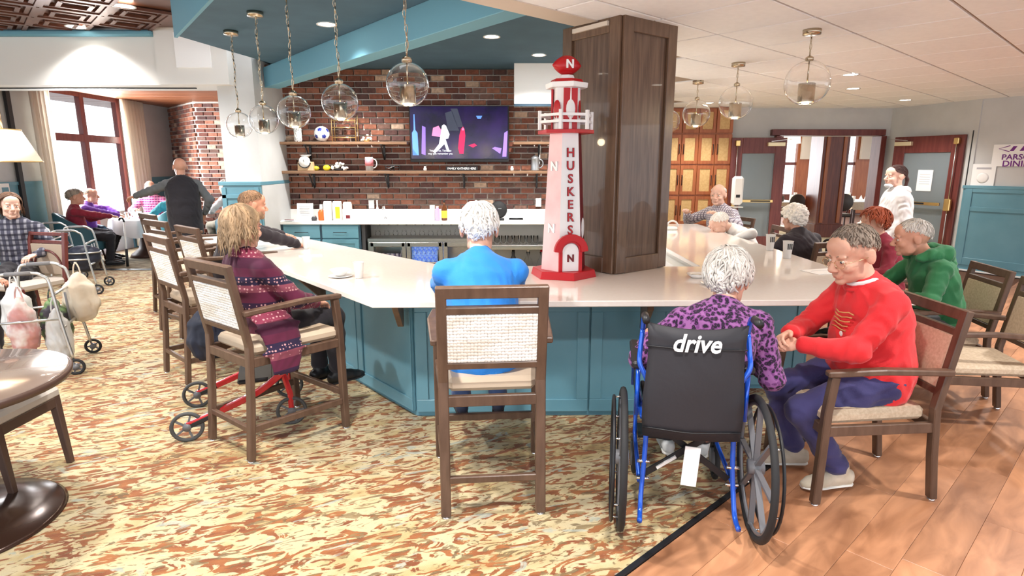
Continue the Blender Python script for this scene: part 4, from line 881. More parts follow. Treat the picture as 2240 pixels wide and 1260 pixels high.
def ik(a, c, l1, l2, pole):
    a, c, pole = V(a), V(c), V(pole); d = c-a; L = min(d.length, (l1+l2)*.999); d.normalize(); c = a+d*L
    x = (l1*l1-l2*l2+L*L)/(2*L); h = sqrt(max(l1*l1-x*x, 0)); p = pole-d*pole.dot(d)
    return a+d*x+p.normalized()*h, c
def limb(b, pts, rad, n=12, flat=1, side=None):
    """tapered round limb through joints with rounded joints"""
    P = [V(p) for p in pts]
    for i in range(len(P)-1):
        d = (P[i+1]-P[i]); sd = side or (frame(d)[0])
        b.loft([(P[i]+d*t, rad[i][k]*1.0, rad[i][k]*flat) for k, t in enumerate((0, .33, .66, 1))], sd, n)
        b.ell(P[i], rad[i][0]); b.ell(P[i+1], rad[i][3])
def make_hand(b, Wp, d, pn, right, curl=.45, spread=.1, thumb=.5):
    Wp, d = V(Wp), V(d).normalized(); pn = V(pn); pn = (pn-d*pn.dot(d)).normalized(); lt = pn.cross(d)*(-1 if right else 1)
    b.loft([(Wp-d*.03, .026, .021), (Wp, .027, .02), (Wp+d*.03, .035, .019), (Wp+d*.065, .04, .017), (Wp+d*.088, .039, .013)], lt, 12)
    for i, (o, L, r) in enumerate(((.029, .066, .0088), (.010, .074, .0092), (-.010, .069, .0088), (-.028, .055, .0078))):
        p = Wp+d*(.082-.004*abs(i-1))+lt*o; f = (d+lt*spread*(1.5-i)*.5).normalized(); n = pn
        ax = f.cross(n)
        for k, (q, an) in enumerate(((.45, .75), (.3, 1.1), (.25, .8))):
            rot = Matrix.Rotation(-curl*an, 3, ax) if False else None
            a = curl*an; f2 = (f*cos(a)+n*sin(a)).normalized(); n = (n*cos(a)-f*sin(a)).normalized(); f = f2
            e = p+f*L*q*1.12; b.loft([(p, r, r), (e, r*.92, r*.92)], ax, 8); b.ell(p, r*1.05, n=8, m=6); b.ell(e, r*.92, n=8, m=6); p = e; r *= .92
    p = Wp+d*.022+lt*.026; f = (d*.62+lt*.72*(1-thumb*.5)+pn*.35*thumb*1.5).normalized(); b.ell(p, (.02, .02, .018)); r = .0115
    for L in (.042, .03):
        e = p+f*L; b.loft([(p, r, r), (e, r*.88, r*.88)], frame(f)[0], 8); b.ell(p, r, n=8, m=6); b.ell(e, r*.88, n=8, m=6); p = e; r *= .88; f = (f+d*.35-lt*.1).normalized()
def make_head(H, nose=1, jaw=1, lower=True):
    """H: 4x4 head matrix (origin between the ears, +y forward)"""
    hs = H.to_scale()[0]; b = Vol(.007*hs); R3 = H.to_3x3(); T = lambda x, y, z: H @ V((x, y, z))
    def e(c, r, rx=0): b.ell(T(*c), r, R3 @ Matrix.Rotation(rx, 3, 'X'), 18, 12)
    e((0, -.014, .032), (.0755, .097, .087)); e((0, .028, -.028), (.061, .063, .083)); e((0, .03, -.072), (.05*jaw, .054, .04)); e((0, .074, -.094), (.024, .018, .016))
    e((0, .055, .05), (.058, .042, .05))
    for s in (-1, 1):
        e((s*.036, .064, -.03), (.024, .026, .022)); e((s*.029, .0835, .021), (.024, .011, .009), -.2); e((s*.046, .02, -.07), (.012, .03, .024))
        e((s*.031, .079, -.001), (.0155, .0095, .0105))
        b.ell(T(s*.079, -.012, -.004), (.009, .021, .034), R3 @ Matrix.Rotation(s*.22, 3, 'Z') @ Matrix.Rotation(-.2, 3, 'X'), 12, 8); b.ell(T(s*.083, -.022, .005), (.006, .012, .026), R3 @ Matrix.Rotation(s*.35, 3, 'Z'), 10, 8)
        e((s*.0125*nose, .102, -.036), (.0095, .011, .008))
    b.loft([(T(0, .086, .016), .009*hs, .008*hs), (T(0, .099, -.008), .0105*hs, .011*hs), (T(0, .111*.5+.0555+.004*nose, -.03), .014*hs, .0135*hs)], R3 @ V((1, 0, 0)), 10); e((0, .112, -.031), (.0125*nose, .0115*nose, .0105*nose))
    e((0, .089, -.0605), (.024, .0105, .0055)); e((0, .088, -.0705), (.0215, .0105, .0065)); e((0, .083, -.052), (.028, .012, .014))
    return b
def hair(t, H, style, m, seed=1, n=None):
    rnd = random.Random(seed); C0 = V((0, -.014, .032)); RR = V((.079, .101, .091))
    st = dict(short=(.58, .12, -.62, .045, .013, 260, 1.035), crop=(.62, .15, -.55, .034, .012, 260, 1.03), bald=(1.3, .2, -.45, .03, .011, 170, 1.015), bob=(.62, .15, -.3, .19, .022, 300, 1.1), puff=(.5, -.05, -.85, .085, .018, 320, 1.2), curly=(.5, -.1, -.8, .03, .02, 0, 1.1), tied=(.55, .0, -.6, .10, .012, 240, 1.03), fluffy=(.48, .0, -.78, .06, .015, 330, 1.1))[style]
    zf, zs, zb, L, w, N, grow = st; N = n or N
    def zlim(d):
        q = sqrt(d.x**2+d.y**2) or 1e-6; f = d.y/q
        return zs+(zf-zs)*f**1.3 if f > 0 else zs+(zb-zs)*(-f)**1.2
    b = B(); nu, nv = 36, 24; vs = []; low = []
    for i in range(nv+1):
        a = pi/2-pi*.93*i/nv
        for k in range(nu):
            d = V((cos(a)*cos(2*pi*k/nu), cos(a)*sin(2*pi*k/nu), sin(a))); z = zlim(d); g = grow if d.z > z+.25 else 1+(grow-1)*max(0, (d.z-z)/.25)
            g += (.012*noise.noise(d*7+V((seed, 0, 0))) if d.z > z+.1 else 0)
            lw_ = d.z < z or (style == 'bald' and d.z > .5)
            if lw_: g = .84
            low.append(lw_)
            vs.append(H @ (C0+V((RR.x*d.x, RR.y*d.y, RR.z*d.z))*g))
    fs = [(i*nu+k, i*nu+(k+1) % nu, (i+1)*nu+(k+1) % nu, (i+1)*nu+k) for i in range(nv) for k in range(nu)]; fs = [f for f in fs if not all(low[i] for i in f)]
    b.add(vs, fs, True); hb = b.build('hair', m, t)
    if style == 'curly':
        b = B()
        for i in range(n or 240):
            while 1:
                d = V((rnd.gauss(0, 1), rnd.gauss(0, 1), rnd.gauss(0, 1))).normalized()
                if d.z > zlim(d)-.05: break
            r = rnd.uniform(.013, .024); p = C0+V((RR.x*d.x, RR.y*d.y, RR.z*d.z))*rnd.uniform(1.05, 1.3)
            b.ell(H @ p, (r, r, r*.8), Matrix.Rotation(rnd.uniform(0, 3), 3, 'X'), 7, 5)
        tag(b.build('curls', m, hb), kind='stuff'); return hb
    b = B(); crown = V((0, -.35, .94)).normalized(); down = (H.to_3x3().inverted() @ V((0, 0, -1)))
    for i in range(N):
        for _ in range(50):
            d = V((rnd.gauss(0, 1), rnd.gauss(0, 1)-.1, rnd.gauss(0, 1)+.25)).normalized()
            if d.z > zlim(d)+.02 and not (style == 'bald' and d.z > .42): break
        pts = []; p = V(d); lift = rnd.uniform(.0, .05); ww = w*rnd.uniform(.6, 1.2); cv = rnd.uniform(-1, 1); LL = L*rnd.uniform(.7, 1.25); K = 6
        pos = C0+V((RR.x*d.x, RR.y*d.y, RR.z*d.z))*(grow+.0)
        for k in range(K+1):
            pts.append(H @ pos)
            q = V(((pos.x-C0.x)/RR.x, (pos.y-C0.y)/RR.y, (pos.z-C0.z)/RR.z)); un_ = q.normalized()
            fl = (un_-crown*un_.dot(crown)); fl = fl.normalized() if fl.length > .05 else V((cos(i), sin(i), 0))
            g = min(1, k/K*1.2) if style in ('bob', 'puff', 'fluffy', 'tied') else .25
            mv = fl*(1-g*.6)+down*(.35+g)+V((fl.y, -fl.x, 0))*cv*.5
            if style in ('puff', 'fluffy'): mv += V((noise.noise(pos*30+V((i, 0, 0))), noise.noise(pos*30+V((0, i, 0))), noise.noise(pos*30+V((0, 0, i)))))*1.1
            if style == 'tied': mv = V((0, -.9, -.35))+fl*.4
            mv = mv-un_*min(mv.dot(un_), 0)*.9 if un_.z > -.35 or style != 'bob' else mv
            if style == 'bob' and un_.y > .25: mv += V((math.copysign(1.6, un_.x or 1), -.6, -.2))
            pos = pos+mv.normalized()*(LL/K); q = V(((pos.x-C0.x)/RR.x, (pos.y-C0.y)/RR.y, (pos.z-C0.z)/RR.z))
            mn = grow+lift*sin(pi*(k+1)/(K+1))+.005
            if pos.z > C0.z-(.045 if style == 'bob' else .12):
                ql = q.length; q = q.normalized()*(mn if ql < mn else min(ql, mn+(.06 if style in ('puff', 'fluffy') else .012))); pos = C0+V((RR.x*q.x, RR.y*q.y, RR.z*q.z))
            elif style == 'bob':
                rr = V((pos.x, pos.y+.02, 0)); lim = .082+.016*rnd.random()
                rr = rr.normalized()*min(max(rr.length, lim), lim+.012); pos.x, pos.y = rr.x, rr.y-.02
                if pos.y > .03: pos.y = .03-.3*(pos.y-.03); pos.x = math.copysign(max(abs(pos.x), .084), pos.x or 1)
        P = pts; vs = []; fs = []
        for k, p in enumerate(P):
            a, c = P[max(k-1, 0)], P[min(k+1, K)]; dd = (c-a).normalized(); o = (p-(H @ C0)).normalized(); sd = dd.cross(o)
            sd = sd.normalized() if sd.length > 1e-4 else V((1, 0, 0)); u = sd.cross(dd); f = ww*(1-.75*(k/K)**2)*.5
            vs += [p-sd*f, p+u*f*.55*-1, p+sd*f, p-u*f*.3*-1]
        for k in range(K): fs += [(4*k+j, 4*k+(j+1) % 4, 4*k+4+(j+1) % 4, 4*k+4+j) for j in range(4)]
        fs.append((4*K+3, 4*K+2, 4*K+1, 4*K)); b.add(vs, fs, True)
    tag(b.build('locks', m, hb), kind='stuff')
    return hb
SKIN = {}
def skin(name, c, c2): mat(name, c, .5, col2=c2, scale=14, detail=3, lo=.4, hi=.7, bump=.08, bscale=90); b = nodes_of(name)[2]; b.inputs['Subsurface Weight'].default_value = .12; b.inputs['Subsurface Radius'].default_value = (.02, .008, .004); b.inputs['Subsurface Scale'].default_value = .3
skin('skin_fair', (.62, .33, .23), (.7, .40, .29)); skin('skin_ruddy', (.60, .29, .195), (.68, .36, .255)); skin('skin_pale', (.70, .43, .33), (.77, .5, .4))
mat('eye_white', (.75, .72, .68), .2); mat('iris', (.05, .06, .07), .2); mat('brow', (.24, .17, .12), .8); mat('lip', (.42, .13, .10), .5)
SHX = .175
def person(label, loc, rz, hip, lean=8, bow=12, neck=6, yaw=0, pitch=0, roll=0, lh=None, rh=None, le=(-1, -.4, -.8), re=(1, -.4, -.8), lf=None, rf=None, lp=(0, 1, .6), rp=(0, 1, .6), shirt='black', pants='black', shoes='black', skin='skin_fair', hairs='short', hairm='hair_grey', sleeve='long', s=1, g=1, belly=0, lhd=None, rhd=None, lpn=(0, 0, -1), rpn=(0, 0, -1), curl=.45, eyes=True, seed=1, fold=.011, vox=.013, detail=1, twist=0, legs=True, collar=None, hn=None, name='person', side=0, hs=1.12):
    t = thing(name, label, 'person', loc, rz); t.scale = (s, s, s)
    a1, a2, a3 = R(lean), R(lean+bow), R(lean+bow+neck); d1, d2, d3 = V((0, sin(a1), cos(a1))), V((0, sin(a2), cos(a2))), V((0, sin(a3), cos(a3)))
    if side:
        rs = Matrix.Rotation(R(side), 3, 'Y'); d1, d2, d3 = rs @ d1, rs @ d2, rs @ d3
    P = V((0, 0, hip)); C = P+d1*.28; Nk = C+d2*.235; xs = Matrix.Rotation(R(twist), 3, 'Z') @ V((1, 0, 0))
    HC = Nk+d3*.135+V((0, .012, 0)); H = Matrix.Translation(HC) @ Matrix.Rotation(R(yaw), 4, 'Z') @ Matrix.Rotation(R(-pitch), 4, 'X') @ Matrix.Rotation(R(roll), 4, 'Y') @ Matrix.Scale(hs, 4)
    Sh = {q: C+d2*.135+xs*SHX*q*g**.5 for q in (-1, 1)}
    hands = {-1: lh, 1: rh}; E, Wr = {}, {}
    for q, pole in ((-1, le), (1, re)):
        tg = V(hands[q]) if hands[q] is not None else Sh[q]+V((.06*q, .05, -.5))
        E[q], Wr[q] = ik(Sh[q], tg, .285, .25, pole)
    # ---- body (one mesh): core, limbs, head, hands
    core = Vol(.02); tor = [(-.1, .15, .11), (.0, .155, .115), (.14, .14, .10)]
    core.loft([(P+d1*o, a*g, c*g) for o, a, c in tor]+[(C, .145*g, .10), (C+d2*.12, .14*g, .09), (C+d2*.2, .09, .065), (Nk, .05, .05)], xs, 14)
    for q in (-1, 1): limb(core, [Sh[q], E[q], Wr[q]], [(.045, .043, .04, .037), (.037, .038, .033, .026)])
    K, A = {}, {}
    if legs:
        for q, f, pole in ((-1, lf, lp), (1, rf, rp)):
            hp = P+V((.09*q*g, .02, -.02)); ft = V(f) if f is not None else V((.1*q, .45, .09))
            K[q], A[q] = ik(hp, ft, .43, .42, pole); limb(core, [hp, K[q], A[q]], [(.07, .068, .06, .05), (.048, .048, .042, .033)])
    ms = [blob(core, .022, 1)]
    hb = make_head(H); hb.loft([(HC+(H.to_3x3() @ V((0, -.02, -.04))), .056, .06), ((HC+Nk)/2, .054, .058), (Nk-d2*.03, .062, .062)], xs, 14)
    ms.append(blob(hb, .0058 if detail else .009, 1))
    for q in (-1, 1):
        hd = Vol(.004); dr = {-1: lhd, 1: rhd}[q]; dr = V(dr) if dr is not None else (Wr[q]-E[q]).normalized(); make_hand(hd, Wr[q]+dr*.015, dr, {-1: lpn, 1: rpn}[q], q > 0, curl); ms.append(blob(hd, .0045 if detail else .007, 1))
    link('body', join(ms, 'body'), t, skin)
    # ---- clothes
    sh = Vol(.02); k = belly
    sh.loft([(P-d1*.07+V((0, 0, 0)), .175*g, .135*g), (P+d1*.0+V((0, k*.2, 0)), .186*g, .148*g+k*.4), (P+d1*.09+V((0, k*.5, 0)), .18*g, .145*g+k*.6), (P+d1*.19+V((0, k*.4, 0)), .174*g, .137*g+k*.5), (C, .176*g, .132*g), (C+d2*.09, .178*g, .12*g), (C+d2*.15, .15*g, .1*g), (C+d2*.2, .1*g, .08), (Nk-d2*.006, .07, .068)], xs, 18)
    for q in (-1, 1):
        gg = g**.5; sh.loft([(Nk-d2*.02-xs*-q*.02, .05, .05), (Nk-d2*.05+xs*q*.07, .056, .05), (Sh[q]+xs*q*-.02+d2*.0, .062*gg, .058*gg), (Sh[q]+xs*q*.02-d2*.02, .055*gg, .055*gg)], V((0, 1, 0)), 12)
        if sleeve == 'long': limb(sh, [Sh[q], E[q], Wr[q]+(E[q]-Wr[q])*.06], [(.062*gg, .061*gg, .057*gg, .055*gg), (.055*gg, .053*gg, .047, .04)])
        else: limb(sh, [Sh[q], Sh[q]+(E[q]-Sh[q])*.72], [(.063*gg, .063*gg, .062*gg, .061*gg)])
    if shirt: link('shirt', blob(sh, vox, 3, fold, 9, (1, 1, .8), seed), t, shirt)
    if legs:
        pt = Vol(.02); pt.loft([(P-d1*.085, .155*g, .11*g), (P-d1*.02, .162*g, .122*g), (P+d1*.05, .15*g, .11*g)], xs, 16)
        for q in (-1, 1):
            hp = P+V((.09*q*g, .02, -.02)); limb(pt, [hp, K[q], A[q]+(K[q]-A[q])*.1], [(.095*g, .09*g, .08, .072), (.07, .067, .06, .055)])
        link('trousers', blob(pt, vox, 3, fold*.9, 8, (1, 1, 1), seed+5), t, pants)
        for q in (-1, 1):
            fd = V((A[q].x-K[q].x, A[q].y-K[q].y, 0)); fd = V((.12*q, 1, 0)) if fd.length < .3 or fd.y < 0 else fd; fd = (V((fd.x, max(fd.y, .05), 0)).normalized()+V((.1*q, .9, 0))).normalized(); z = A[q].z-.085; o = V((A[q].x, A[q].y, z)); sb = Vol(.01); sd = V((fd.y, -fd.x, 0))
            sb.loft([(o-fd*.065+V((0, 0, .032)), .026, .024), (o-fd*.05+V((0, 0, .045)), .036, .045), (o+fd*.02+V((0, 0, .052)), .038, .052), (o+fd*.1+V((0, 0, .04)), .044, .04), (o+fd*.16+V((0, 0, .03)), .043, .03), (o+fd*.2+V((0, 0, .024)), .028, .02)], sd, 14); sb.loft([(A[q]+V((0, 0, .03)), .042, .045), (o+V((0, 0, .05)), .04, .05)], sd, 12)
            ob = link('shoe', blob(sb, .009, 2), t, shoes)
            so = B().loft([(o-fd*.075+V((0, 0, .01)), .02, .009), (o-fd*.055+V((0, 0, .01)), .037, .01), (o+fd*.02+V((0, 0, .01)), .038, .01), (o+fd*.11+V((0, 0, .01)), .048, .01), (o+fd*.17+V((0, 0, .01)), .044, .01), (o+fd*.208+V((0, 0, .012)), .022, .009)], sd, 12); so.build('sole', 'sole_'+('dark' if shoes in ('black', 'shoe_navy') else 'light'), ob)
    if hairs: hair(t, H, hairs, hairm, seed, hn)
    if eyes:
        R3 = H.to_3x3()
        for q in (-1, 1):
            e = B().ell(H @ V((q*.031, .0835, .0005)), (.0115, .009, .0058), R3, 12, 8).build('eye', 'eye_white', t); B().ell(H @ V((q*.031, .0905, .0)), (.0052, .0028, .005), R3, 10, 6).build('iris', 'iris', e)
            bp = [H @ V((q*(.014+.009*i), .095-.0032*i-(.003*i*i/4), .0225+.003*sin(i))) for i in range(5)]; B().tube(bp, [.002, .0036, .0036, .003, .0015], 6).build('eyebrow', 'brow' if hairm not in ('hair_white', 'hair_silver') else 'hair_grey', t)
        B().tube([H @ V((x, .0975-abs(x)*.32, -.0655)) for x in (-.021, -.012, 0, .012, .021)], [.001, .0032, .0034, .0032, .001], 6).build('mouth', 'lip', t)
    t['_'] = 0; del t['_']
    return t, dict(H=H, P=P, C=C, N=Nk, Sh=Sh, E=E, W=Wr, K=K, A=A, d1=d1, d2=d2)
def glasses(t, H, m='wire'):
    b = B(); R3 = H.to_3x3()
    for q in (-1, 1):
        b.tube([H @ V((q*.034+.023*cos(a), .104-.006*abs(cos(a))*(1 if q*cos(a) > 0 else 0), -.004+.018*sin(a))) for a in [k*pi/9 for k in range(18)]], .0016, 5, True); b.tube([H @ V((q*.057, .098, .0)), H @ V((q*.078, .05, .002)), H @ V((q*.083, -.01, .0))], .0015, 5)
    b.tube([H @ V((-.011, .106, .0)), H @ V((0, .11, .004)), H @ V((.011, .106, .0))], .0016, 5); b.build('glasses', m, t)
def hmat(name, c, k=2.0): mat(name, c, .68, col2=tuple(min(x*k, .95) for x in c), scale=26, detail=4, stretch=(1, 1, .25), lo=.35, hi=.7, bump=.25, bscale=120)
hmat('hair_grey', (.22, .185, .15)); hmat('hair_silver', (.50, .47, .43), 1.6); hmat('hair_white', (.84, .81, .76), 1.12); hmat('hair_blond', (.19, .125, .07), 2.2); hmat('hair_brown', (.09, .045, .025), 1.8); hmat('hair_red', (.28, .055, .02), 1.6); hmat('hair_dark', (.035, .014, .012), 2.0); hmat('hair_ash', (.17, .13, .10), 2.1); hmat('hair_sandy', (.25, .15, .09), 1.8)
mat('sole_dark', (.02, .02, .022), .7); mat('sole_light', (.75, .73, .68), .7); mat('wire', (.75, .6, .35), .25, 1)
def cloth(name, c, c2=None, **k): mat(name, c, .85, col2=c2 or tuple(x*1.25 for x in c), scale=k.pop('scale', 5), sheen=.15, bump=k.pop('bump', .12), bscale=k.pop('bscale', 160), **k)
# ------------------------------------------------------------------ chairs
mat('chair_wood', (.085, .047, .03), .38, col2=(.125, .072, .047), scale=5, detail=5, stretch=(5, 5, 1), rand=.06)
mat('vinyl', (.56, .44, .32), .4, bump=.05, bscale=80); mat('vinyl_grey', (.45, .40, .35), .45)
def weave(name, c1, c2, c3):
    mat(name, c1, .7); N, L, b = nodes_of(name); tc = N.new('ShaderNodeTexCoord'); mp = N.new('ShaderNodeMapping'); mp.inputs['Scale'].default_value = (1, .05, 1); L.new(tc.outputs['Object'], mp.inputs[0])
    v = N.new('ShaderNodeTexVoronoi'); v.inputs['Scale'].default_value = 62; v.inputs['Randomness'].default_value = .25; L.new(mp.outputs[0], v.inputs[0])
    nz = N.new('ShaderNodeTexNoise'); nz.inputs['Scale'].default_value = 7; mp2 = N.new('ShaderNodeMapping'); mp2.inputs['Scale'].default_value = (.6, .1, 3); L.new(tc.outputs['Object'], mp2.inputs[0]); L.new(mp2.outputs[0], nz.inputs[0])
    r = N.new('ShaderNodeValToRGB'); e = r.color_ramp.elements; e[0].position = .47; e[0].color = (*c1, 1); e[1].position = .6; e[1].color = (*c2, 1); L.new(nz.outputs[0], r.inputs[0])
    r2 = N.new('ShaderNodeValToRGB'); f = r2.color_ramp.elements; f[0].position = .5; f[0].color = (0, 0, 0, 1); f[1].position = .68; f[1].color = (1, 1, 1, 1); L.new(v.outputs['Distance'], r2.inputs[0])
    m = N.new('ShaderNodeMix'); m.data_type = 'RGBA'; m.inputs[7].default_value = (*c3, 1); L.new(r2.outputs[0], m.inputs[0]); L.new(r.outputs[0], m.inputs[6]); L.new(m.outputs[2], b.inputs['Base Color'])
    bp = N.new('ShaderNodeBump'); bp.inputs['Strength'].default_value = .8; bp.inputs['Distance'].default_value = .008; bp.invert = True; L.new(v.outputs['Distance'], bp.inputs['Height']); L.new(bp.outputs[0], b.inputs['Normal'])
weave('woven', (.9, .89, .87), (.78, .71, .62), (.46, .42, .38))
def chair(label, loc, rz, sh=.70, th=1.18, arms=True, stretch=True, group='wood armchairs at the bar', panel='woven', name='bar_chair', seatm='vinyl', w=0):
    t = thing(name, label, 'chair', loc, rz, group); xr, xf, yr, yf = .235, .285, -.29, .30; ah = sh+.19
    def post(x, z): return V((x, yr+.015-max(0, z-sh)*.17, z))
    for s in (-1, 1):
        x = s*xr; B().bars([(x, yr-.035, .012), (x, yr-.005, sh*.5), (x, yr+.015, sh), post(x, th)], .036, .05, (1, 0, 0)).build('rear_leg', 'chair_wood', t, .005)
        B().bars([(s*xf, yf+.01, .012), (s*xf, yf, sh), (s*(xf+.0), yf-.02, ah if arms else sh)], .042, .045, (1, 0, 0)).build('front_leg', 'chair_wood', t, .005)
        if arms: B().bars([(s*xf, yf+.02, ah+.012), (s*(xf+.012), .05, ah+.03), (s*(xr+.03), yr-.02, ah+.012)], .05, .03).build('armrest', 'chair_wood', t, .006)
        for x, y in ((s*xr, yr-.035), (s*xf, yf+.01)): B().lathe([(.018, 0), (.02, .004), (.016, .014)], (x, y, 0), 12).build('glide', 'chrome', t)
        B().bar((s*xr, yr, sh-.10), (s*xf, yf, sh-.10), .03, .055).build('side_rail', 'chair_wood', t, .004)
        if stretch: B().bar((s*xr, yr-.02, .20), (s*xf, yf, .20), .026, .04).build('stretcher', 'chair_wood', t, .004)
    for y, xx in ((yr+.01, xr), (yf, xf)): B().bar((-xx, y, sh-.10), (xx, y, sh-.10), .03, .055).build('apron', 'chair_wood', t, .004)
    if stretch:
        B().bar((-xr, yr-.02, .2), (xr, yr-.02, .2), .026, .035).build('stretcher', 'chair_wood', t, .004); B().bar((-xf, yf, .26), (xf, yf, .26), .03, .04).build('foot_rail', 'chair_wood', t, .004)
    z1, z2 = th-.028, th-.115
    for z, h in ((z1, .056), (z2, .036), (sh+.085, .035)):
        a, b_ = post(-xr, z), post(xr, z); B().bar(a, b_, .035, h, (0, -.17, 1)).build('back_rail', 'chair_wood', t, .004)
    a, c = post(0, sh+.10), post(0, z2-.015); ln = (c-a).length; mid = (a+c)/2; rt = Matrix.Rotation(math.atan(.17), 3, 'X')
    me = B().box((0, 0, 0), (2*xr-.036, .034, ln)).mesh('back_panel', .008); o = link('back_panel', me, t, panel); o.location = mid; o.rotation_euler = (math.atan(.17), 0, 0)
    cu = B().prism([(-xr+.02, yr+.045), (xr-.02, yr+.045), (xf-.005, yf+.005), (-xf+.005, yf+.005)], sh-.072, sh); cu.build('seat_cushion', seatm, t, .022)
    return t
chair('woven-back bar chair holding the blue-shirted person, seen squarely from behind', (-.12, 3.0, 0), R(5))
chair('woven-back bar chair holding the long-haired person in the patterned cardigan', (-1.52, 3.62, 0), R(-38))
chair('empty woven-back bar chair left of the patterned cardigan', (-2.52, 4.85, 0), R(-42))
chair('bar chair of the dark-jacketed person, mostly hidden by the blond hair', (-2.66, 5.55, 0), R(-42))
chair('empty woven-back bar chair standing tallest behind the first empty one', (-3.3, 6.15, 0), R(-38))
chair('farthest empty bar chair at the far end of the left bar leg', (-3.85, 6.95, 0), R(-42))
DG = 'low armchairs along the right bar leg'
mat('tan_weave', (.62, .5, .36), .7, col2=(.5, .38, .26), scale=60)
def dchair(label, loc, rz, panel='tan_weave', seatm='tan_weave', sh=.46): return chair(label, loc, rz, sh, sh+.51, True, False, DG, panel, 'armchair', seatm)
dchair('low wood armchair holding the red-sweatshirted person', (1.87, 3.06, 0), R(90), sh=.51)
dchair('empty low wood armchair directly behind the red sweatshirt', (3.12, 3.85, 0), R(78))
dchair('pale-backed armchair holding the green-hooded person', (3.28, 4.5, 0), R(80))
dchair('armchair under the red-haired person', (3.6, 5.65, 0), R(90)); dchair('armchair under the curly white-haired person', (3.1, 6.2, 0), R(18)); dchair('armchair under the bowed person in white', (2.98, 7.35, 0), R(90)); dchair('armchair under the plaid-shirted person', (3.03, 8.6, 0), R(110))
# ------------------------------------------------------------------ wheelchair
mat('wc_blue', (.012, .10, .62), .2, .3, coat=.6); mat('canvas', (.022, .021, .026), .6, bump=.1, bscale=40); mat('rim_grey', (.13, .13, .14), .4)
wch = thing('wheelchair', 'black canvas wheelchair with blue tubular frame at the bar front', 'wheelchair', (.835, 2.60, 0), R(-9)); wch.scale = (.98, 1.12, 1.1)
def ring(r, x, tr, n=36, m=8, z=.305, y=0): return B().tube([(x, y+r*cos(2*pi*k/n), z+r*sin(2*pi*k/n)) for k in range(n)], tr, m, True)
for s in (-1, 1):
    x = s*.315; w = ring(.29, x, .017).build('wheel', 'black_rubber', wch); ring(.268, x, .009).build('rim', 'rim_grey', w); ring(.262, s*.36, .008).build('hand_rim', 'black', w)
    sp = B(); sp.cyl((x-.035, 0, .305), (x+.035, 0, .305), .032)
    for k in range(8): a = 2*pi*k/8; sp.bar((x, .02*cos(a), .305+.02*sin(a)), (x, .268*cos(a), .305+.268*sin(a)), .012, .026, (1, 0, 0))
    sp.build('spokes', 'rim_grey', w)
    for k in range(6): a = 2*pi*k/6+.3; B().cyl((x, .265*cos(a), .305+.265*sin(a)), (s*.36, .262*cos(a), .305+.262*sin(a)), .004, n=6).build('rim_tab', 'chrome', w)
    c = s*.225
    B().tube(smooth_path([(c*1.06, .03, .88), (c*1.1, .01, .8), (c*1.1, -.01, .74), (c*.93, -.01, .66), (c*.9, 0, .5), (c*.92, -.01, .3), (c*.96, -.03, .18), (c*.98, -.07, .1), (c, -.13, .085)]), .0125, 8).build('back_cane', 'wc_blue', wch)
    B().tube(smooth_path([(c*1.06, .03, .88), (c*1.06, 0, .95), (c*1.06, -.09, .965), (c*1.06, -.11, .965)]), .012, 8).build('push_tube', 'wc_blue', wch); B().cyl((c*1.06, -.05, .962), (c*1.06, -.14, .966), .017).build('push_grip', 'black', wch)
    B().tube([(c, .0, .5), (c, .42, .51), (c, .46, .47), (c, .46, .2), (c, .0, .2)], .012, 8).build('side_frame', 'wc_blue', wch); B().tube([(c, .44, .45), (c*.95, .6, .2), (c*.95, .64, .12)], .011, 8).build('leg_hanger', 'wc_blue', wch); B().box((s*.12, .68, .12), (.15, .16, .015)).build('foot_plate', 'black', wch, .003)
    B().tube([(c*1.12, .02, .5), (c*1.12, .02, .7), (c*1.12, .38, .7), (c*1.12, .38, .5)], .011, 8).build('arm_frame', 'wc_blue', wch); B().box((c*1.14, .18, .725), (.05, .34, .035)).build('arm_pad', 'black', wch, .01); B().box((c*1.1, .2, .6), (.006, .34, .17)).build('skirt_guard', 'black', wch)
    B().tube([(c, .42, .2), (c, .42, .12)], .012).build('caster_stem', 'black', wch); cs = ring(.085, c, .014, 20, 8, .1, .44).build('caster', 'black_rubber', wch); B().cyl((c-.02, .44, .1), (c+.02, .44, .1), .06).build('caster_hub', 'rim_grey', cs)
    for z in (.3, .22): B().cyl((c*.93-.03, -.012, z), (c*.93+.03, -.012, z), .008, n=8).build('bolt', 'chrome', wch)
B().bar((-.21, .05, .2), (.21, .05, .48), .028, .01, (0, 1, 0)).build('cross_brace', 'black', wch); B().bar((.21, .07, .2), (-.21, .07, .48), .028, .01, (0, 1, 0)).build('cross_brace', 'black', wch); B().bar((-.14, .04, .245), (-.05, .04, .305), .012, .012, (0, 1, 0)).build('brace_decal', 'white_gloss', wch)
B().box((0, .21, .5), (.42, .42, .02)).build('seat_sling', 'canvas', wch, .006)
b = B(); n = 12; vs = []; fs = []
for j in range(9):
    z = .43+.50*j/8
    for i in range(n+1): u = -1+2*i/n; w = .222+.008*sin(j*.8); vs.append((u*w, -.028-.035*(1-u*u)*(1-.4*abs(j/4-1))+.004*noise.noise(V((u*3, j*.7, 0))), z-.02*(1-u*u)*(j > 6)))
fs = [(j*(n+1)+i, j*(n+1)+i+1, (j+1)*(n+1)+i+1, (j+1)*(n+1)+i) for j in range(8) for i in range(n)]
b.add(vs, fs, True); bs0 = b.build('back_sling', 'canvas', wch); md = bs0.modifiers.new('t', 'SOLIDIFY'); md.thickness = .012; md.offset = 0
for z in (.83, .47): B().tube([(-.224+.448*i/10, -.036-.035*(1-(2*i/10-1)**2)*.8, z+.002*sin(i)) for i in range(11)], .0035, 5).build('seam', 'black', wch)
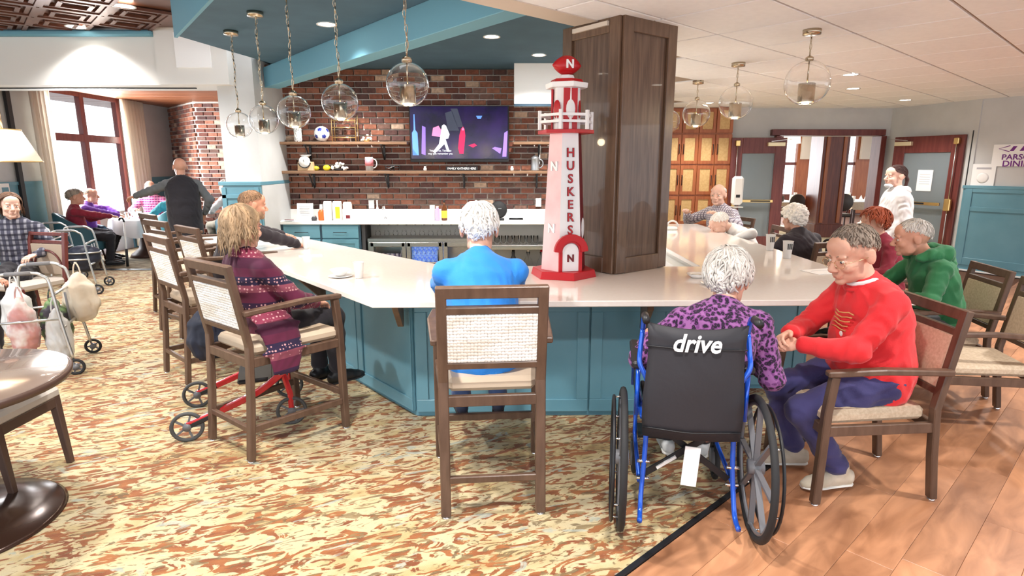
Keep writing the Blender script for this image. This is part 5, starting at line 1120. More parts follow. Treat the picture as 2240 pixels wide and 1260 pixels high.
o = lettering('drive', .105, wch, 'lh_white', (.0, -.071, .855), bold=.0022, extrude=.0015, sx=1.0); o.data.transform(Matrix.Shear('XZ', 4, (0, 0))) if False else None
for v in o.data.vertices: v.co.x += v.co.y*.22
B().box((.01, -.03, .30), (.072, .006, .18), Matrix.Rotation(R(4), 3, 'Y')).build('hanging_tag', 'paper', wch)
# ------------------------------------------------------------------ red rollator under the cardigan's chair
mat('roll_red', (.50, .012, .02), .25, coat=.5); mat('tyre_grey', (.06, .06, .06), .6)
ro = thing('rollator', 'low red-framed rollator parked under the bar chairs', 'rollator')
def rwheel(p, ax, r, par, m='tyre_grey'):
    p, ax = V(p), V(ax).normalized(); s, u, f = frame(ax); n = 26; w = B().tube([p+(s*cos(2*pi*k/n)+u*sin(2*pi*k/n))*(r-.012) for k in range(n)], .012, 8, True).build('wheel', m, par)
    h = B().cyl(p-ax*.018, p+ax*.018, .026)
    for k in range(5): a = 2*pi*k/5; h.bar(p, p+(s*cos(a)+u*sin(a))*(r-.014), .012, .01, ax)
    h.build('wheel_spokes', 'rim_grey', w); return w
u_ = V((.93, .37, 0)); v_ = V((-.37, .93, 0)); O = V((-2.155, 3.76, 0))
for s in (-1, 1):
    a = O+v_*s*.29; f = O+v_*s*.26+u_*.62
    rwheel(a+V((0, 0, .1)), v_, .1, ro); rwheel(f+V((0, 0, .1)), v_, .1, ro)
    B().bars(smooth_path([a+V((0, 0, .11)), a+u_*.12+V((0, 0, .15)), a+u_*.42+V((0, 0, .27)), a+u_*.6+V((0, 0, .40))]), .03, .042).build('side_frame', 'roll_red', ro, .006)
    B().bars([a+u_*.58+V((0, 0, .40)), f+V((0, 0, .22)), f+V((0, 0, .11))], .026, .032).build('rear_leg', 'roll_red', ro, .004)
    B().bar(a+V((0, 0, .1))-u_*.0, a+u_*.13+V((0, 0, .15)), .034, .03).build('fork', 'black', ro, .004)
B().bar(O+v_*-.29+u_*.5+V((0, 0, .32)), O+v_*.29+u_*.5+V((0, 0, .32)), .02, .03).build('cross_bar', 'black', ro); B().box(O+u_*.45+V((0, 0, .31)), (.3, .36, .03), atan2(u_.y, u_.x)).build('seat', 'black', ro, .01)
# ------------------------------------------------------------------ walkers on the left
mat('alu', (.62, .63, .63), .3, .9); mat('grip_grey', (.2, .2, .21), .6)
def walker(label, loc, rz, h=.87, dark=False):
    t = thing('walker', label, 'walker', loc, rz, 'folding walkers')
    for s in (-1, 1):
        x = s*.28; B().tube(smooth_path([(x*1.08, .25, .12), (x*1.03, .2, .45), (x*.98, .16, .78), (x*.97, .12, h-.03), (x*.97, .06, h), (x*.97, -.12, h), (x*.97, -.18, h-.04), (x*1.0, -.21, .6), (x*1.08, -.25, .03)]), .0125, 8).build('side_frame', 'alu', t)
        B().cyl((x*.97, .05, h), (x*.97, -.12, h), .017).build('grip', 'grip_grey', t); B().tube([(x*1.02, .2, .48), (x*1.02, -.215, .48)], .01).build('side_bar', 'alu', t)
        B().cyl((x*1.08, -.25, 0), (x*1.08, -.25, .05), .017, .015).build('rubber_tip', 'grip_grey', t); rwheel((x*1.14, .26, .07), (1, 0, 0), .07, t, 'black_rubber')
    for z in (.68, .4): B().tube([(-.28, .17+.1*(.68-z), z), (0, .2+.1*(.68-z), z+.015), (.28, .17+.1*(.68-z), z)], .0125).build('cross_bar', 'alu', t)
    for s in (-1, 1): B().tube([(s*.06, .2, .66), (s*.06, .21, .42)], .009).build('fold_brace', 'grip_grey', t)
    return t
walker('aluminium walker hung with carrier bags beside the near round table', (-4.0, 4.9, 0), R(-66))
walker('aluminium walker standing in the aisle before the tablecloth, with one wheel turned', (-5.95, 8.05, 0), R(-68))
walker('second far walker nested behind the aisle walker', (-6.75, 8.6, 0), R(-75))
def bag(name, label, loc, size, m, seed, handle=None, cat='bag'):
    t = thing(name, label, cat, loc); w, d, h = size; v = Vol(.02); v.loft([((0, 0, -h), w*.42, d*.45), ((0, 0, -h*.75), w*.5, d*.5), ((0, 0, -h*.35), w*.42, d*.4), ((0, 0, -.05), w*.2, d*.16), ((0, 0, 0), w*.1, d*.08)], (1, 0, 0))
    link('bag_body', blob(v, .014, 1, .02, 12, (1, 1, .35), seed), t, m)
    for s in (-1, 1): B().tube(bez((s*.03, 0, -.06), (s*.04, 0, .06), (s*.0, 0, .1), (-s*.01, 0, .09), 5), .006, 6).build('bag_handle', m, t)
    return t
mat('navy_pouch', (.012, .015, .03), .6); mat('bag_white', (.75, .75, .74), .35, alpha=1, trans=.2); mat('bag_pink', (.62, .30, .28), .4, col2=(.8, .75, .72), scale=6, lo=.42, hi=.6); mat('bag_dark', (.05, .04, .06), .5, col2=(.18, .3, .12), scale=9, lo=.45, hi=.6); mat('bag_tan', (.62, .52, .40), .7, col2=(.7, .62, .5), scale=7)
w0 = V((-4.0, 4.9, 0))
bag('carrier_bag', 'white plastic carrier bag hanging at the left frame edge of the near walker', (-4.16, 4.86, .74), (.24, .2, .42), 'bag_white', 3)
bag('carrier_bag', 'pink and white carrier bag hanging in the middle of the near walker', (-4.0, 4.7, .66), (.22, .2, .38), 'bag_pink', 5)
bag('carrier_bag', 'dark green and black carrier bag low on the near walker', (-3.93, 4.95, .6), (.24, .2, .36), 'bag_dark', 8)
bag('carrier_bag', 'translucent white bag trailing lowest on the near walker', (-3.8, 4.8, .55), (.2, .18, .38), 'bag_white', 11)
bag('handbag', 'black handbag hanging beside the patterned cardigan chair', (-1.98, 3.72, .82), (.26, .14, .3), 'navy_pouch', 15) if 'navy_pouch' in MAT else None
bag('shoulder_bag', 'cream cloth shoulder bag on the front of the near walker', (-3.78, 5.08, .8), (.3, .2, .36), 'bag_tan', 13)
# baskets on the far walkers
def basket(label, loc, rz, m):
    t = thing('walker_basket', label, 'basket', loc, rz); v = Vol(.02); v.loft([((0, 0, -.2), .13, .1), ((0, 0, -.1), .18, .13), ((0, 0, -.01), .19, .14)], (1, 0, 0)); link('pouch', blob(v, .016, 1, .01, 8, (1, 1, 1), 3), t, m)
    B().tube([(.2*cos(a), .15*sin(a), 0) for a in [k*pi/8 for k in range(16)]], .01, 6, True).build('rim', 'alu', t); return t
mat('navy_pouch', (.012, .015, .03), .6)
basket('dark pouch slung between the far aisle walker tubes', (-5.85, 8.05, .55), R(20), 'navy_pouch'); basket('dark pouch slung on the nested far walker', (-6.65, 8.6, .55), R(20), 'navy_pouch')
# ------------------------------------------------------------------ near round table and chair
mat('table_top', (.16, .115, .09), .16, col2=(.22, .17, .14), scale=2, coat=.5); mat('table_edge', (.07, .038, .028), .35); mat('table_base', (.05, .025, .017), .2, .4)
rt_ = thing('round_table', 'round dark pedestal table at the lower left edge', 'table', (-2.70, 2.58, 0))
B().lathe([(0, .735), (.535, .735), (.55, .728), (0, .728)], n=56).build('top', 'table_top', rt_); B().lathe([(.548, .731), (.556, .722), (.55, .695), (.5, .688), (0, .688)], n=56).build('edge_band', 'table_edge', rt_); B().lathe([(.045, .05), (.04, .3), (.045, .6), (.12, .68), (0, .688)], n=20).build('pedestal', 'table_base', rt_)
B().lathe([(.44, 0), (.45, .008), (.43, .022), (.28, .045), (.1, .06), (.06, .1), (0, .1)], n=48).build('base_disc', 'table_base', rt_)
ct = thing('dining_chair', 'dark wood chair tucked under the near round table', 'chair', (-2.86, 3.02, 0), R(-90))
for s in (-1, 1):
    B().bar((s*.2, .26, .0), (s*.2, .22, .43), .032, .032, (0, 1, 0), .046, .046).build('front_leg', 'table_edge', ct, .004); B().bars([(s*.19, -.26, 0), (s*.19, -.22, .43), (s*.19, -.3, .64)], .04, .04, (1, 0, 0)).build('rear_leg', 'table_edge', ct, .004)
B().box((0, 0, .44), (.46, .5, .07)).build('seat', 'vinyl_grey', ct, .02); B().box((0, .23, .385), (.4, .03, .06)).build('apron', 'table_edge', ct, .004)
B().bar((-.19, -.295, .62), (.19, -.295, .62), .03, .05).build('back_rail', 'table_edge', ct, .004)
# chair with arched inlay on the far left
mat('inlay', (.42, .33, .25), .6)
ac = thing('arched_chair', 'wood chair with arched inlay back at the far left', 'chair', (-5.28, 6.35, 0), R(165))
for s in (-1, 1):
    B().bars([(s*.25, -.27, 0), (s*.25, -.23, .45), (s*.25, -.3, .98)], .045, .045, (1, 0, 0)).build('rear_leg', 'mahogany_door', ac, .005); B().bar((s*.25, .25, 0), (s*.25, .25, .45), .045, .045, (0, 1, 0)).build('front_leg', 'mahogany_door', ac, .005)
for z in (.96, .87): B().bar((-.27, -.298, z), (.27, -.298, z), .04, .035).build('back_rail', 'mahogany_door', ac, .005)
B().box((0, -.275, .68), (.46, .03, .34)).build('back_panel', 'inlay', ac, .006); B().tube(arcpts((0, -.255, .58), .2, 0, 180, 14), .012, 6).build('arch_inlay', 'mahogany_door', ac); B().tube(arcpts((0, -.297, .58), .2, 0, 180, 14), .012, 6).build('arch_inlay', 'mahogany_door', ac); B().box((0, 0, .45), (.52, .52, .08)).build('seat', 'vinyl_grey', ac, .02)
# ------------------------------------------------------------------ hanging shade lamp at the left edge
mat('shade', (.88, .74, .62), .8, emit=.35)
sl = thing('shade_pendant', 'hanging lamp with cream cone shade at the left edge', 'pendant', (-3.55, 4.2, 1.74))
g = B().lathe([(.245, 0), (.15, .215)], n=36, caps=False).build('shade', 'shade', sl); md = g.modifiers.new('t', 'SOLIDIFY'); md.thickness = .004
for r, z in ((.246, 0), (.151, .215)): B().tube([(r*cos(2*pi*k/30), r*sin(2*pi*k/30), z) for k in range(30)], .004, 6, True).build('shade_rim', 'gold', sl)
B().tube([(-.06, 0, .2), (-.06, 0, .33)]+[tuple(p) for p in arcpts((0, 0, .33), .06, 180, 0, 8)]+[(.06, 0, .33), (.06, 0, .2)], .008, 6).build('harp', 'nickel', sl)
ch = B()
for i in range(30):
    z = .41+.04*i; a = (1, 0, 0) if i % 2 else (0, 1, 0); ch.tube([V((0, 0, z))+V(a)*.011*cos(q)+V((0, 0, 1))*.026*sin(q) for q in [k*pi/3 for k in range(6)]], .0035, 5, True)
ch.tube([(.012*sin(k), .01*cos(k), .4+.08*k) for k in range(16)], .007, 6); ch.build('chain', 'gold', sl); B().lathe([(.07, 1.62), (.075, 1.645), (0, 1.65)], n=20).build('canopy', 'gold', sl); B().ell((0, 0, .09), .035).build('bulb', 'lamp_warm', sl)
light('POINT', 'shade_glow', (-3.55, 4.2, 1.83), 14, (1, .8, .55), .05)
# ------------------------------------------------------------------ window-nook table and tub chairs
mat('cloth_white', (.78, .78, .79), .8); mat('tub_teal', (.02, .075, .10), .6); mat('tub_turq', (.05, .30, .38), .6, col2=(.07, .36, .44), scale=4); mat('trunk', (.08, .035, .025), .5)
nt_ = thing('nook_table', 'round nook table on a stout turned pedestal', 'table', (-6.95, 11.3, 0)); B().lathe([(.56, .70), (.56, .735), (0, .735)], n=36).build('top', 'trunk', nt_); B().lathe([(.33, 0), (.30, .06), (.17, .16), (.13, .35), (.16, .6), (.3, .7)], n=20).build('pedestal', 'trunk', nt_)
v = []; f = []; n = 64
for j, (r, z) in enumerate(((0.01, .742), (.3, .742), (.57, .741), (.585, .72), (.6, .6), (.615, .46))):
    for k in range(n): w = (.0 if j < 3 else .03*(j-2)/3)*sin(9*2*pi*k/n+.5*sin(3*k)); a = 2*pi*k/n; v.append(((r+w)*cos(a), (r+w)*sin(a), z-(.05*sin(4*a+.6) if j == 5 else 0)))
for j in range(5): f += [(j*n+k, j*n+(k+1) % n, (j+1)*n+(k+1) % n, (j+1)*n+k) for k in range(n)]
b = B().add(v, f, True); o = b.build('tablecloth', 'cloth_white'); o.location = (-6.95, 11.3, 0); tag(o, 'white tablecloth draped over the nook table', 'tablecloth')
def tub(label, loc, rz, m, h=.86):
    t = thing('tub_chair', label, 'chair', loc, rz, 'tub chairs in the nook'); n = 22; v = []; f = []
    for i in range(n+1):
        a = R(-115+230*i/n)-pi/2; k = cos(R(-115+230*i/n)); top = .62+(h-.62)*max(0, .35+.65*k) if True else h
        for r, z in ((.36, .2), (.37, top-.02), (.345, top), (.3, top-.02), (.27, .4)): v.append((r*cos(a), r*sin(a), z))
    for i in range(n): f += [(i*5+k, (i+1)*5+k, (i+1)*5+k+1, i*5+k+1) for k in range(4)]
    f += [tuple(range(5)), tuple(n*5+k for k in range(5))[::-1]]; B().add(v, f, True).build('shell', m, t); B().lathe([(.28, .3), (.29, .33), (.28, .44), (.2, .46), (0, .46)], n=28).build('seat_cushion', m, t)
    for a in (45, 135, 225, 315): B().cyl((.22*cos(R(a)), .22*sin(R(a)), .3), (.28*cos(R(a)), .28*sin(R(a)), 0), .018, .012).build('leg', 'chrome' if m == 'tub_turq' else 'trunk', t)
    return t
tub('dark teal tub chair left of the tablecloth', (-7.25, 10.0, 0), R(-55), 'tub_teal', .95); tub('bright turquoise tub chair right of the tablecloth', (-6.0, 10.7, 0), R(40), 'tub_turq', .98)
tub('teal tub chair beside the brick chimney', (-5.55, 11.9, 0), R(70), 'tub_teal', .98); tub('dark tub chair under the purple sweater', (-7.35, 12.05, 0) if False else (-7.62, 10.55, 0), R(-100), 'tub_teal', .7); tub('tub chair on the window side of the tablecloth', (-7.2, 12.2, 0), R(180), 'tub_teal', .7)
for i, (x, y, lb) in enumerate(((-6.85, 11.0, 'clear tumbler on the tablecloth near the standing server'), (-7.0, 10.85, 'clear tumbler on the near edge of the tablecloth'), (-7.2, 11.35, 'clear tumbler at the far side of the tablecloth'), (-6.75, 11.3, 'clear tumbler on the tablecloth by the turquoise chair'))):
    o = tag(link('tumbler', tum), lb, 'glass', 'tumblers on the tablecloth'); o.location = (x, y, .744)
t = thing('placard_frame', 'white framed placard on the nook wainscot at left', 'frame', (-7.955, 9.35, 1.28), pi/2); B().box((0, 0, 0), (.34, .03, .3)).build('frame', 'white_gloss', t, .004); B().box((.08, -.018, .02), (.12, .006, .14)).build('picture', 'teal', t)
# cane with dark end leaning at the nook table
t = thing('cane', 'white and black cane leaning against the tablecloth', 'cane', (-6.62, 10.1, 0)); B().tube([(0, 0, .0), (-.04, .12, .75)], .016, 8).build('shaft', 'white_gloss', t); B().cyl((0, 0, 0), (-.016, .048, .3), .022).build('lower_sleeve', 'black', t); B().tube(bez((-.04, .12, .75), (-.045, .13, .84), (-.12, .13, .84), (-.13, .13, .78), 6), .014, 7).build('handle', 'black', t)
# ------------------------------------------------------------------ black rollator by the right bar leg
rb = thing('rollator', 'black rollator with hooked handles behind the curly white hair', 'rollator', (3.72, 6.95, 0), R(25))
for s in (-1, 1):
    rwheel((s*.26, .25, .09), (1, 0, 0), .09, rb, 'black_rubber'); rwheel((s*.26, -.25, .09), (1, 0, 0), .09, rb, 'black_rubber')
    B().tube(smooth_path([(s*.26, .25, .1), (s*.25, .05, .5), (s*.25, -.12, .84), (s*.25, -.2, .89), (s*.25, -.32, .89)]), .014, 7).build('frame_tube', 'dark_metal', rb); B().tube([(s*.26, -.25, .1), (s*.25, -.02, .5)], .013).build('rear_tube', 'roll_red', rb); B().cyl((s*.25, -.22, .89), (s*.25, -.34, .89), .02).build('grip', 'black', rb); B().tube(bez((s*.25, -.2, .86), (s*.25, -.28, .85), (s*.25, -.3, .82), (s*.25, -.2, .78), 6), .006).build('brake_lever', 'black', rb)
B().box((0, .03, .52), (.5, .28, .03)).build('seat', 'black', rb, .01); B().box((.1, -.0, .68), (.22, .08, .2)).build('pouch', 'black', rb, .02)
# ------------------------------------------------------------------ dining room furniture seen through the doors
dtab = None
def round_back(label, loc, rz):
    t = thing('round_back_chair', label, 'chair', loc, rz, 'dining room chairs'); B().lathe([(.21, -.02), (.225, 0), (.21, .025), (0, .03)], (0, -.22, .78), 24, Matrix.Rotation(pi/2, 3, 'X')).build('back', 'inlay_dark', t); B().box((0, 0, .45), (.46, .46, .08)).build('seat', 'inlay_dark', t, .02)
    for s in (-1, 1):
        B().bar((s*.2, -.2, 0), (s*.2, -.22, .62), .035, .035, (0, 1, 0)).build('rear_leg', 'trunk', t); B().bar((s*.2, .2, 0), (s*.2, .2, .42), .035, .035, (0, 1, 0)).build('front_leg', 'trunk', t); B().tube(bez((s*.2, -.2, .68), (s*.28, 0, .68), (s*.26, .2, .66), (s*.22, .2, .45), 6), .016).build('arm', 'trunk', t)
    return t
mat('inlay_dark', (.06, .045, .035), .6)
def dtable(label, loc, items):
    t = thing('dining_table', label, 'table', loc, 0, 'dining room tables'); B().box((0, 0, .735), (1.25, 1.1, .03)).build('top', 'cloth_white', t, .004)
    for s in (-1, 1):
        B().box((s*.62, 0, .63), (.012, 1.1, .2)).box((0, s*.55, .63), (1.25, .012, .2)).build('cloth_drop', 'tan_weave', t)
        for q in (-1, 1): B().box((s*.5, q*.42, .36), (.06, .06, .72)).build('leg', 'trunk', t)
    for i in range(items):
        x, y = -.5+.34*(i % 4)+.05*(i//4), -.35+.33*(i//4); h = random.uniform(.12, .26); tb = thing('table_setting', '%s %s on the %s' % (('pale glass', 'folded napkin', 'dark cup', 'white vase')[i % 4], ('at the near side', 'in the middle', 'at the far side')[min(i//4, 2)], label.replace(' with place settings', '')), 'tableware', (loc[0]+x, loc[1]+y, .751), 0, 'dining room tableware')
        if i % 4 == 1: B().lathe([(.06, 0), (.05, .03), (.0, h)], n=8).build('napkin', 'paper', tb)
        else: B().lathe([(.035, 0), (.045, .02), (.04, h), (.03, h), (.03, .03), (0, .02)], n=12).build('vessel', ('cup_frost', 'paper', 'inlay_dark', 'porcelain')[i % 4], tb)
    return t
dtable('white-topped dining table with place settings left of the mahogany post', (7.05, 16.4, 0), 9); dtable('white-topped dining table with place settings right of the mahogany post', (9.75, 16.6, 0), 9)
round_back('round-backed dining chair left of the mahogany post, back turned', (7.1, 15.2, 0), R(10)); round_back('round-backed dining chair peeping out right of the mahogany post', (8.45, 15.4, 0), R(-10)); round_back('round-backed dining chair beside the standing hooded person', (9.5, 15.3, 0), R(-20))
for x, lb in ((7.55, 'glowing dining-room pendant left of the mahogany post'), (8.75, 'glowing dining-room pendant right of the mahogany post')):
    t = thing('dining_pendant', lb, 'pendant', (x, 16.5, 2.28), 0, 'dining room pendants'); B().lathe([(.22, 0), (.2, .2), (.05, .26), (0, .26)], n=24).build('shade', 'lamp_warm2', t) if 'lamp_warm2' in MAT else (mat('lamp_warm2', (1, .8, .52), .5, emit=3), B().lathe([(.22, 0), (.2, .2), (.05, .26), (0, .26)], n=24).build('shade', 'lamp_warm2', t)); B().cyl((0, 0, .25), (0, 0, .6), .012).build('rod', 'brass', t); light('POINT', 'dining_glow', (x, 16.5, 2.15), 30, (1, .8, .55), .1)
# ------------------------------------------------------------------ things on the bar top
BT = .906
def cupo(label, x, y, s=1, z=BT, g='plastic cups on the bar'):
    o = tag(link('plastic_cup', cup), label, 'cup', g); o.location = (x, y, z); o.scale = (s, s, s); return o
cupo('plastic cup beside the bowl on the left bar leg', -1.12, 4.28, 1.0); cupo('plastic cup on the left bar leg before the dark-jacketed person', -2.03, 5.83, 1.0)
mat('cup_print', (.03, .03, .035), .6)
def printed(label, x, y):
    t = thing('printed_cup', label, 'cup', (x, y, BT), 0, 'printed cups'); o = link('cup_wall', cup, t); o.scale = (1.15, 1.15, 1.3)
    for k in range(3): B().box((-.018+.016*k, -.0445, .108), (.009, .003, .05), Matrix.Rotation(-.08, 3, 'X')).build('print', 'cup_print', t)
    return t
printed('white printed cup on the right bar leg, farther of two', 2.5, 5.72); printed('white printed cup on the right bar leg, nearer of two', 2.44, 5.22)
t = thing('bowl', 'white bowl on a saucer on the left bar leg', 'bowl', (-1.27, 4.33, BT)); B().lathe([(.03, .012), (.035, .016), (.075, .055), (.078, .058), (.072, .056), (.03, .022), (0, .02)], n=28).build('bowl_wall', 'porcelain', t); B().lathe([(.05, 0), (.09, .01), (.085, .012), (.04, .006), (0, .006)], n=28).build('saucer', 'porcelain', t); B().lathe([(.05, .036), (0, .04)], n=16).build('contents', 'tan_panel', t)
t = thing('bowl', 'small white dish on the bar front beside the column', 'bowl', (1.36, 4.3, BT)); B().lathe([(.04, 0), (.075, .03), (.07, .03), (0, .008)], n=24).build('bowl_wall', 'porcelain', t); B().lathe([(.045, .02), (0, .024)], n=14).build('contents', 'flower', t)
t = thing('plate', 'flat white plate before the wheelchair on the bar front', 'plate', (1.42, 4.05, BT)); B().lathe([(.06, 0), (.11, .012), (.105, .014), (.05, .005), (0, .005)], n=28).build('rim', 'porcelain', t); B().lathe([(.05, .006), (0, .007)], n=20).build('well', 'white_gloss', t)
t = thing('paper_card', 'white card under the dark-jacketed hand', 'card', (-1.83, 5.35, BT), .4); B().box((0, 0, .001), (.2, .13, .002)).build('sheet', 'paper', t); B().box((.02, 0, .0025), (.12, .004, .001)).build('print_line', 'paper_ink', t)
t = thing('paper_card', 'white papers on the right bar leg by the red sweatshirt', 'card', (2.42, 4.55, BT), .3); B().box((0, 0, .001), (.28, .2, .002)).build('sheet', 'paper', t); B().box((.0, .03, .0025), (.18, .004, .001)).build('print_line', 'paper_ink', t)
t = thing('napkin_holder', 'white napkin holder at the far end of the right bar leg', 'holder', (2.0, 7.6, BT)); B().box((0, 0, .02), (.2, .14, .04)).build('base', 'porcelain', t, .01); B().tube(arcpts((.05, 0, .04), .07, 0, 180, 10), .012, 8).build('hoop', 'clear_plastic', t)
# ------------------------------------------------------------------ people
cloth('c_blue', (.012, .17, .56), (.02, .22, .66)); cloth('c_jean', (.03, .06, .16), (.05, .09, .22)); cloth('c_red', (.66, .016, .022), (.74, .03, .035)); cloth('c_navy', (.035, .032, .115), (.055, .05, .16)); cloth('c_black', (.012, .010, .014)); cloth('c_darkjacket', (.02, .014, .02)); cloth('c_green', (.022, .15, .055), (.035, .20, .075)); cloth('c_white', (.78, .77, .75), (.85, .84, .82)); cloth('c_hoodie', (.68, .665, .66), (.76, .745, .74)); cloth('c_lightjean', (.38, .48, .62)); cloth('c_maroon', (.22, .012, .03)); cloth('c_purple', (.10, .02, .22), (.14, .03, .3)); cloth('c_turq', (.08, .42, .52)); cloth('c_charcoal', (.10, .105, .11)); cloth('c_khaki', (.3, .26, .2))
mat('shoe_navy', (.02, .03, .07), .6); mat('shoe_tan', (.52, .45, .34), .85, col2=(.58, .5, .4), scale=30); mat('shoe_white', (.72, .74, .74), .6); mat('mask', (.72, .79, .83), .8)
def pattern(name, fn):
    mat(name, (.5, .5, .5), .9, sheen=.1); N, L, b = nodes_of(name); tc = N.new('ShaderNodeTexCoord'); fn(N, L, b, tc)
def ramp_(N, L, src, stops, const=True):
    r = N.new('ShaderNodeValToRGB'); e = r.color_ramp.elements
    if const: r.color_ramp.interpolation = 'CONSTANT'
    while len(e) < len(stops): e.new(.5)
    for k, (p, c) in enumerate(stops): e[k].position = p; e[k].color = (*c, 1)
    L.new(src, r.inputs[0]); return r.outputs[0]
def mix_(N, L, f, a, c):
    m = N.new('ShaderNodeMix'); m.data_type = 'RGBA'
    for s_, i in ((f, 0), (a, 6), (c, 7)):
        if isinstance(s_, tuple): m.inputs[i].default_value = (*s_, 1)
        else: L.new(s_, m.inputs[i])
    return m.outputs[2]
def leopard(N, L, b, tc):
    nz = N.new('ShaderNodeTexNoise'); nz.inputs['Scale'].default_value = 14; L.new(tc.outputs['Object'], nz.inputs[0]); mx = N.new('ShaderNodeVectorMath'); mx.operation = 'MULTIPLY_ADD'; mx.inputs[1].default_value = (.05, .05, .05); L.new(nz.outputs['Color'], mx.inputs[0]); L.new(tc.outputs['Object'], mx.inputs[2])
    v = N.new('ShaderNodeTexVoronoi'); v.inputs['Scale'].default_value = 48; L.new(mx.outputs[0], v.inputs[0])
    n2 = N.new('ShaderNodeTexNoise'); n2.inputs['Scale'].default_value = 45; L.new(tc.outputs['Object'], n2.inputs[0]); ad = N.new('ShaderNodeMath'); ad.operation = 'MULTIPLY_ADD'; ad.inputs[1].default_value = .35; L.new(n2.outputs[0], ad.inputs[0]); L.new(v.outputs['Distance'], ad.inputs[2])
    c = ramp_(N, L, ad.outputs[0], [(0, (.07, .012, .075)), (.36, (.010, .003, .016)), (.62, (.15, .04, .165)), (.80, (.26, .095, .27))]); L.new(c, b.inputs['Base Color'])
pattern('c_leopard', leopard)
def fairisle(N, L, b, tc):
    sx = N.new('ShaderNodeSeparateXYZ'); L.new(tc.outputs['Object'], sx.inputs[0]); w = N.new('ShaderNodeMath'); w.operation = 'MULTIPLY'; w.inputs[1].default_value = 2.6; L.new(sx.outputs[2], w.inputs[0]); fr = N.new('ShaderNodeMath'); fr.operation = 'FRACT'; L.new(w.outputs[0], fr.inputs[0])
    base = ramp_(N, L, fr.outputs[0], [(0, (.055, .005, .025)), (.16, (.17, .018, .045)), (.3, (.022, .004, .03)), (.42, (.10, .008, .035)), (.6, (.20, .045, .07)), (.72, (.016, .007, .035)), (.86, (.085, .007, .03))])
    v = N.new('ShaderNodeTexVoronoi'); v.inputs['Scale'].default_value = 46; v.inputs['Randomness'].default_value = .35; L.new(tc.outputs['Object'], v.inputs[0]); dots = ramp_(N, L, v.outputs['Distance'], [(0, (1, 1, 1)), (.30, (0, 0, 0))])
    band = ramp_(N, L, fr.outputs[0], [(0, (0, 0, 0)), (.17, (1, 1, 1)), (.40, (0, 0, 0)), (.6, (1, 1, 1)), (.84, (0, 0, 0))]); ml = N.new('ShaderNodeMath'); ml.operation = 'MULTIPLY'; L.new(dots, ml.inputs[0]); L.new(band, ml.inputs[1])
    L.new(mix_(N, L, ml.outputs[0], base, (.5, .26, .26)), b.inputs['Base Color'])
pattern('c_fairisle', fairisle)
def plaid_(c0, c1, c2, sc):
    def f(N, L, b, tc):
        sx = N.new('ShaderNodeSeparateXYZ'); L.new(tc.outputs['Object'], sx.inputs[0]); out = c0
        for i, (k, c) in enumerate(((0, c1), (2, c2))):
            w = N.new('ShaderNodeMath'); w.operation = 'MULTIPLY'; w.inputs[1].default_value = sc; L.new(sx.outputs[k], w.inputs[0]); fr = N.new('ShaderNodeMath'); fr.operation = 'FRACT'; L.new(w.outputs[0], fr.inputs[0]); out = mix_(N, L, ramp_(N, L, fr.outputs[0], [(0, (.8, .8, .8)), (.38, (0, 0, 0))]), out, c)
        L.new(out, b.inputs['Base Color'])
    return f
pattern('c_plaid', plaid_((.62, .58, .62), (.06, .035, .08), (.22, .2, .26), 38)); pattern('c_plaid_pink', plaid_((.35, .06, .16), (.05, .01, .07), (.5, .25, .32), 22)); pattern('c_plaid_dark', plaid_((.06, .06, .09), (.3, .3, .34), (.015, .015, .03), 18))
def extra(t, name, v, m, vox=.012, folds=0, seed=1, sm=2): return link(name, blob(v, vox, sm, folds, 10, (1, 1, 1), seed), t, m)
# --- person in the blue shirt, from behind
t, J = person('person in a bright blue shirt with white hair, seen from behind on the woven chair', (-.15, 2.95, 0), R(6), .775, lean=13, bow=13, neck=4, lh=(-.22, .62, .97), rh=(.2, .62, .97), le=(-1, -.3, -.3), re=(1, -.3, -.3), lf=(-.11, .52, .30), rf=(.12, .53, .30), shirt='c_blue', pants='c_jean', shoes='shoe_navy', skin='skin_fair', hairs='fluffy', hairm='hair_white', g=1.06, sleeve='long', s=1, seed=3, hs=1.16, yaw=-6, pitch=8, hn=420)
# --- person in the patterned cardigan
cc_ = V((-1.52, 3.62, 0))+Matrix.Rotation(R(-38), 3, 'Z') @ V((-.07, .02, 0))
t, J = person('person with long blond-grey hair in a patterned maroon cardigan and black trousers', cc_, R(-38), .75, lean=-17, bow=8, neck=6, lh=(-.16, .26, .86), rh=(.14, .28, .86), le=(-1, -.5, -.6), re=(1, -.5, -.6), lf=(-.06, .40, .31), rf=(.08, .46, .30), hs=1.15, shirt='c_fairisle', pants='c_black', shoes='black', skin='skin_fair', hairs='bob', hairm='hair_blond', g=1.06, seed=5, yaw=14, pitch=4, hn=480, s=.97)
v = Vol(.02); v.loft([((.2, -.1, .86), .03, .12), ((.3, -.1, .80), .022, .13), ((.37, -.1, .66), .014, .12), ((.375, -.11, .52), .012, .10)], (1, 0, 0)); extra(t, 'cardigan_hem', v, 'c_fairisle', .012, .008, 4)
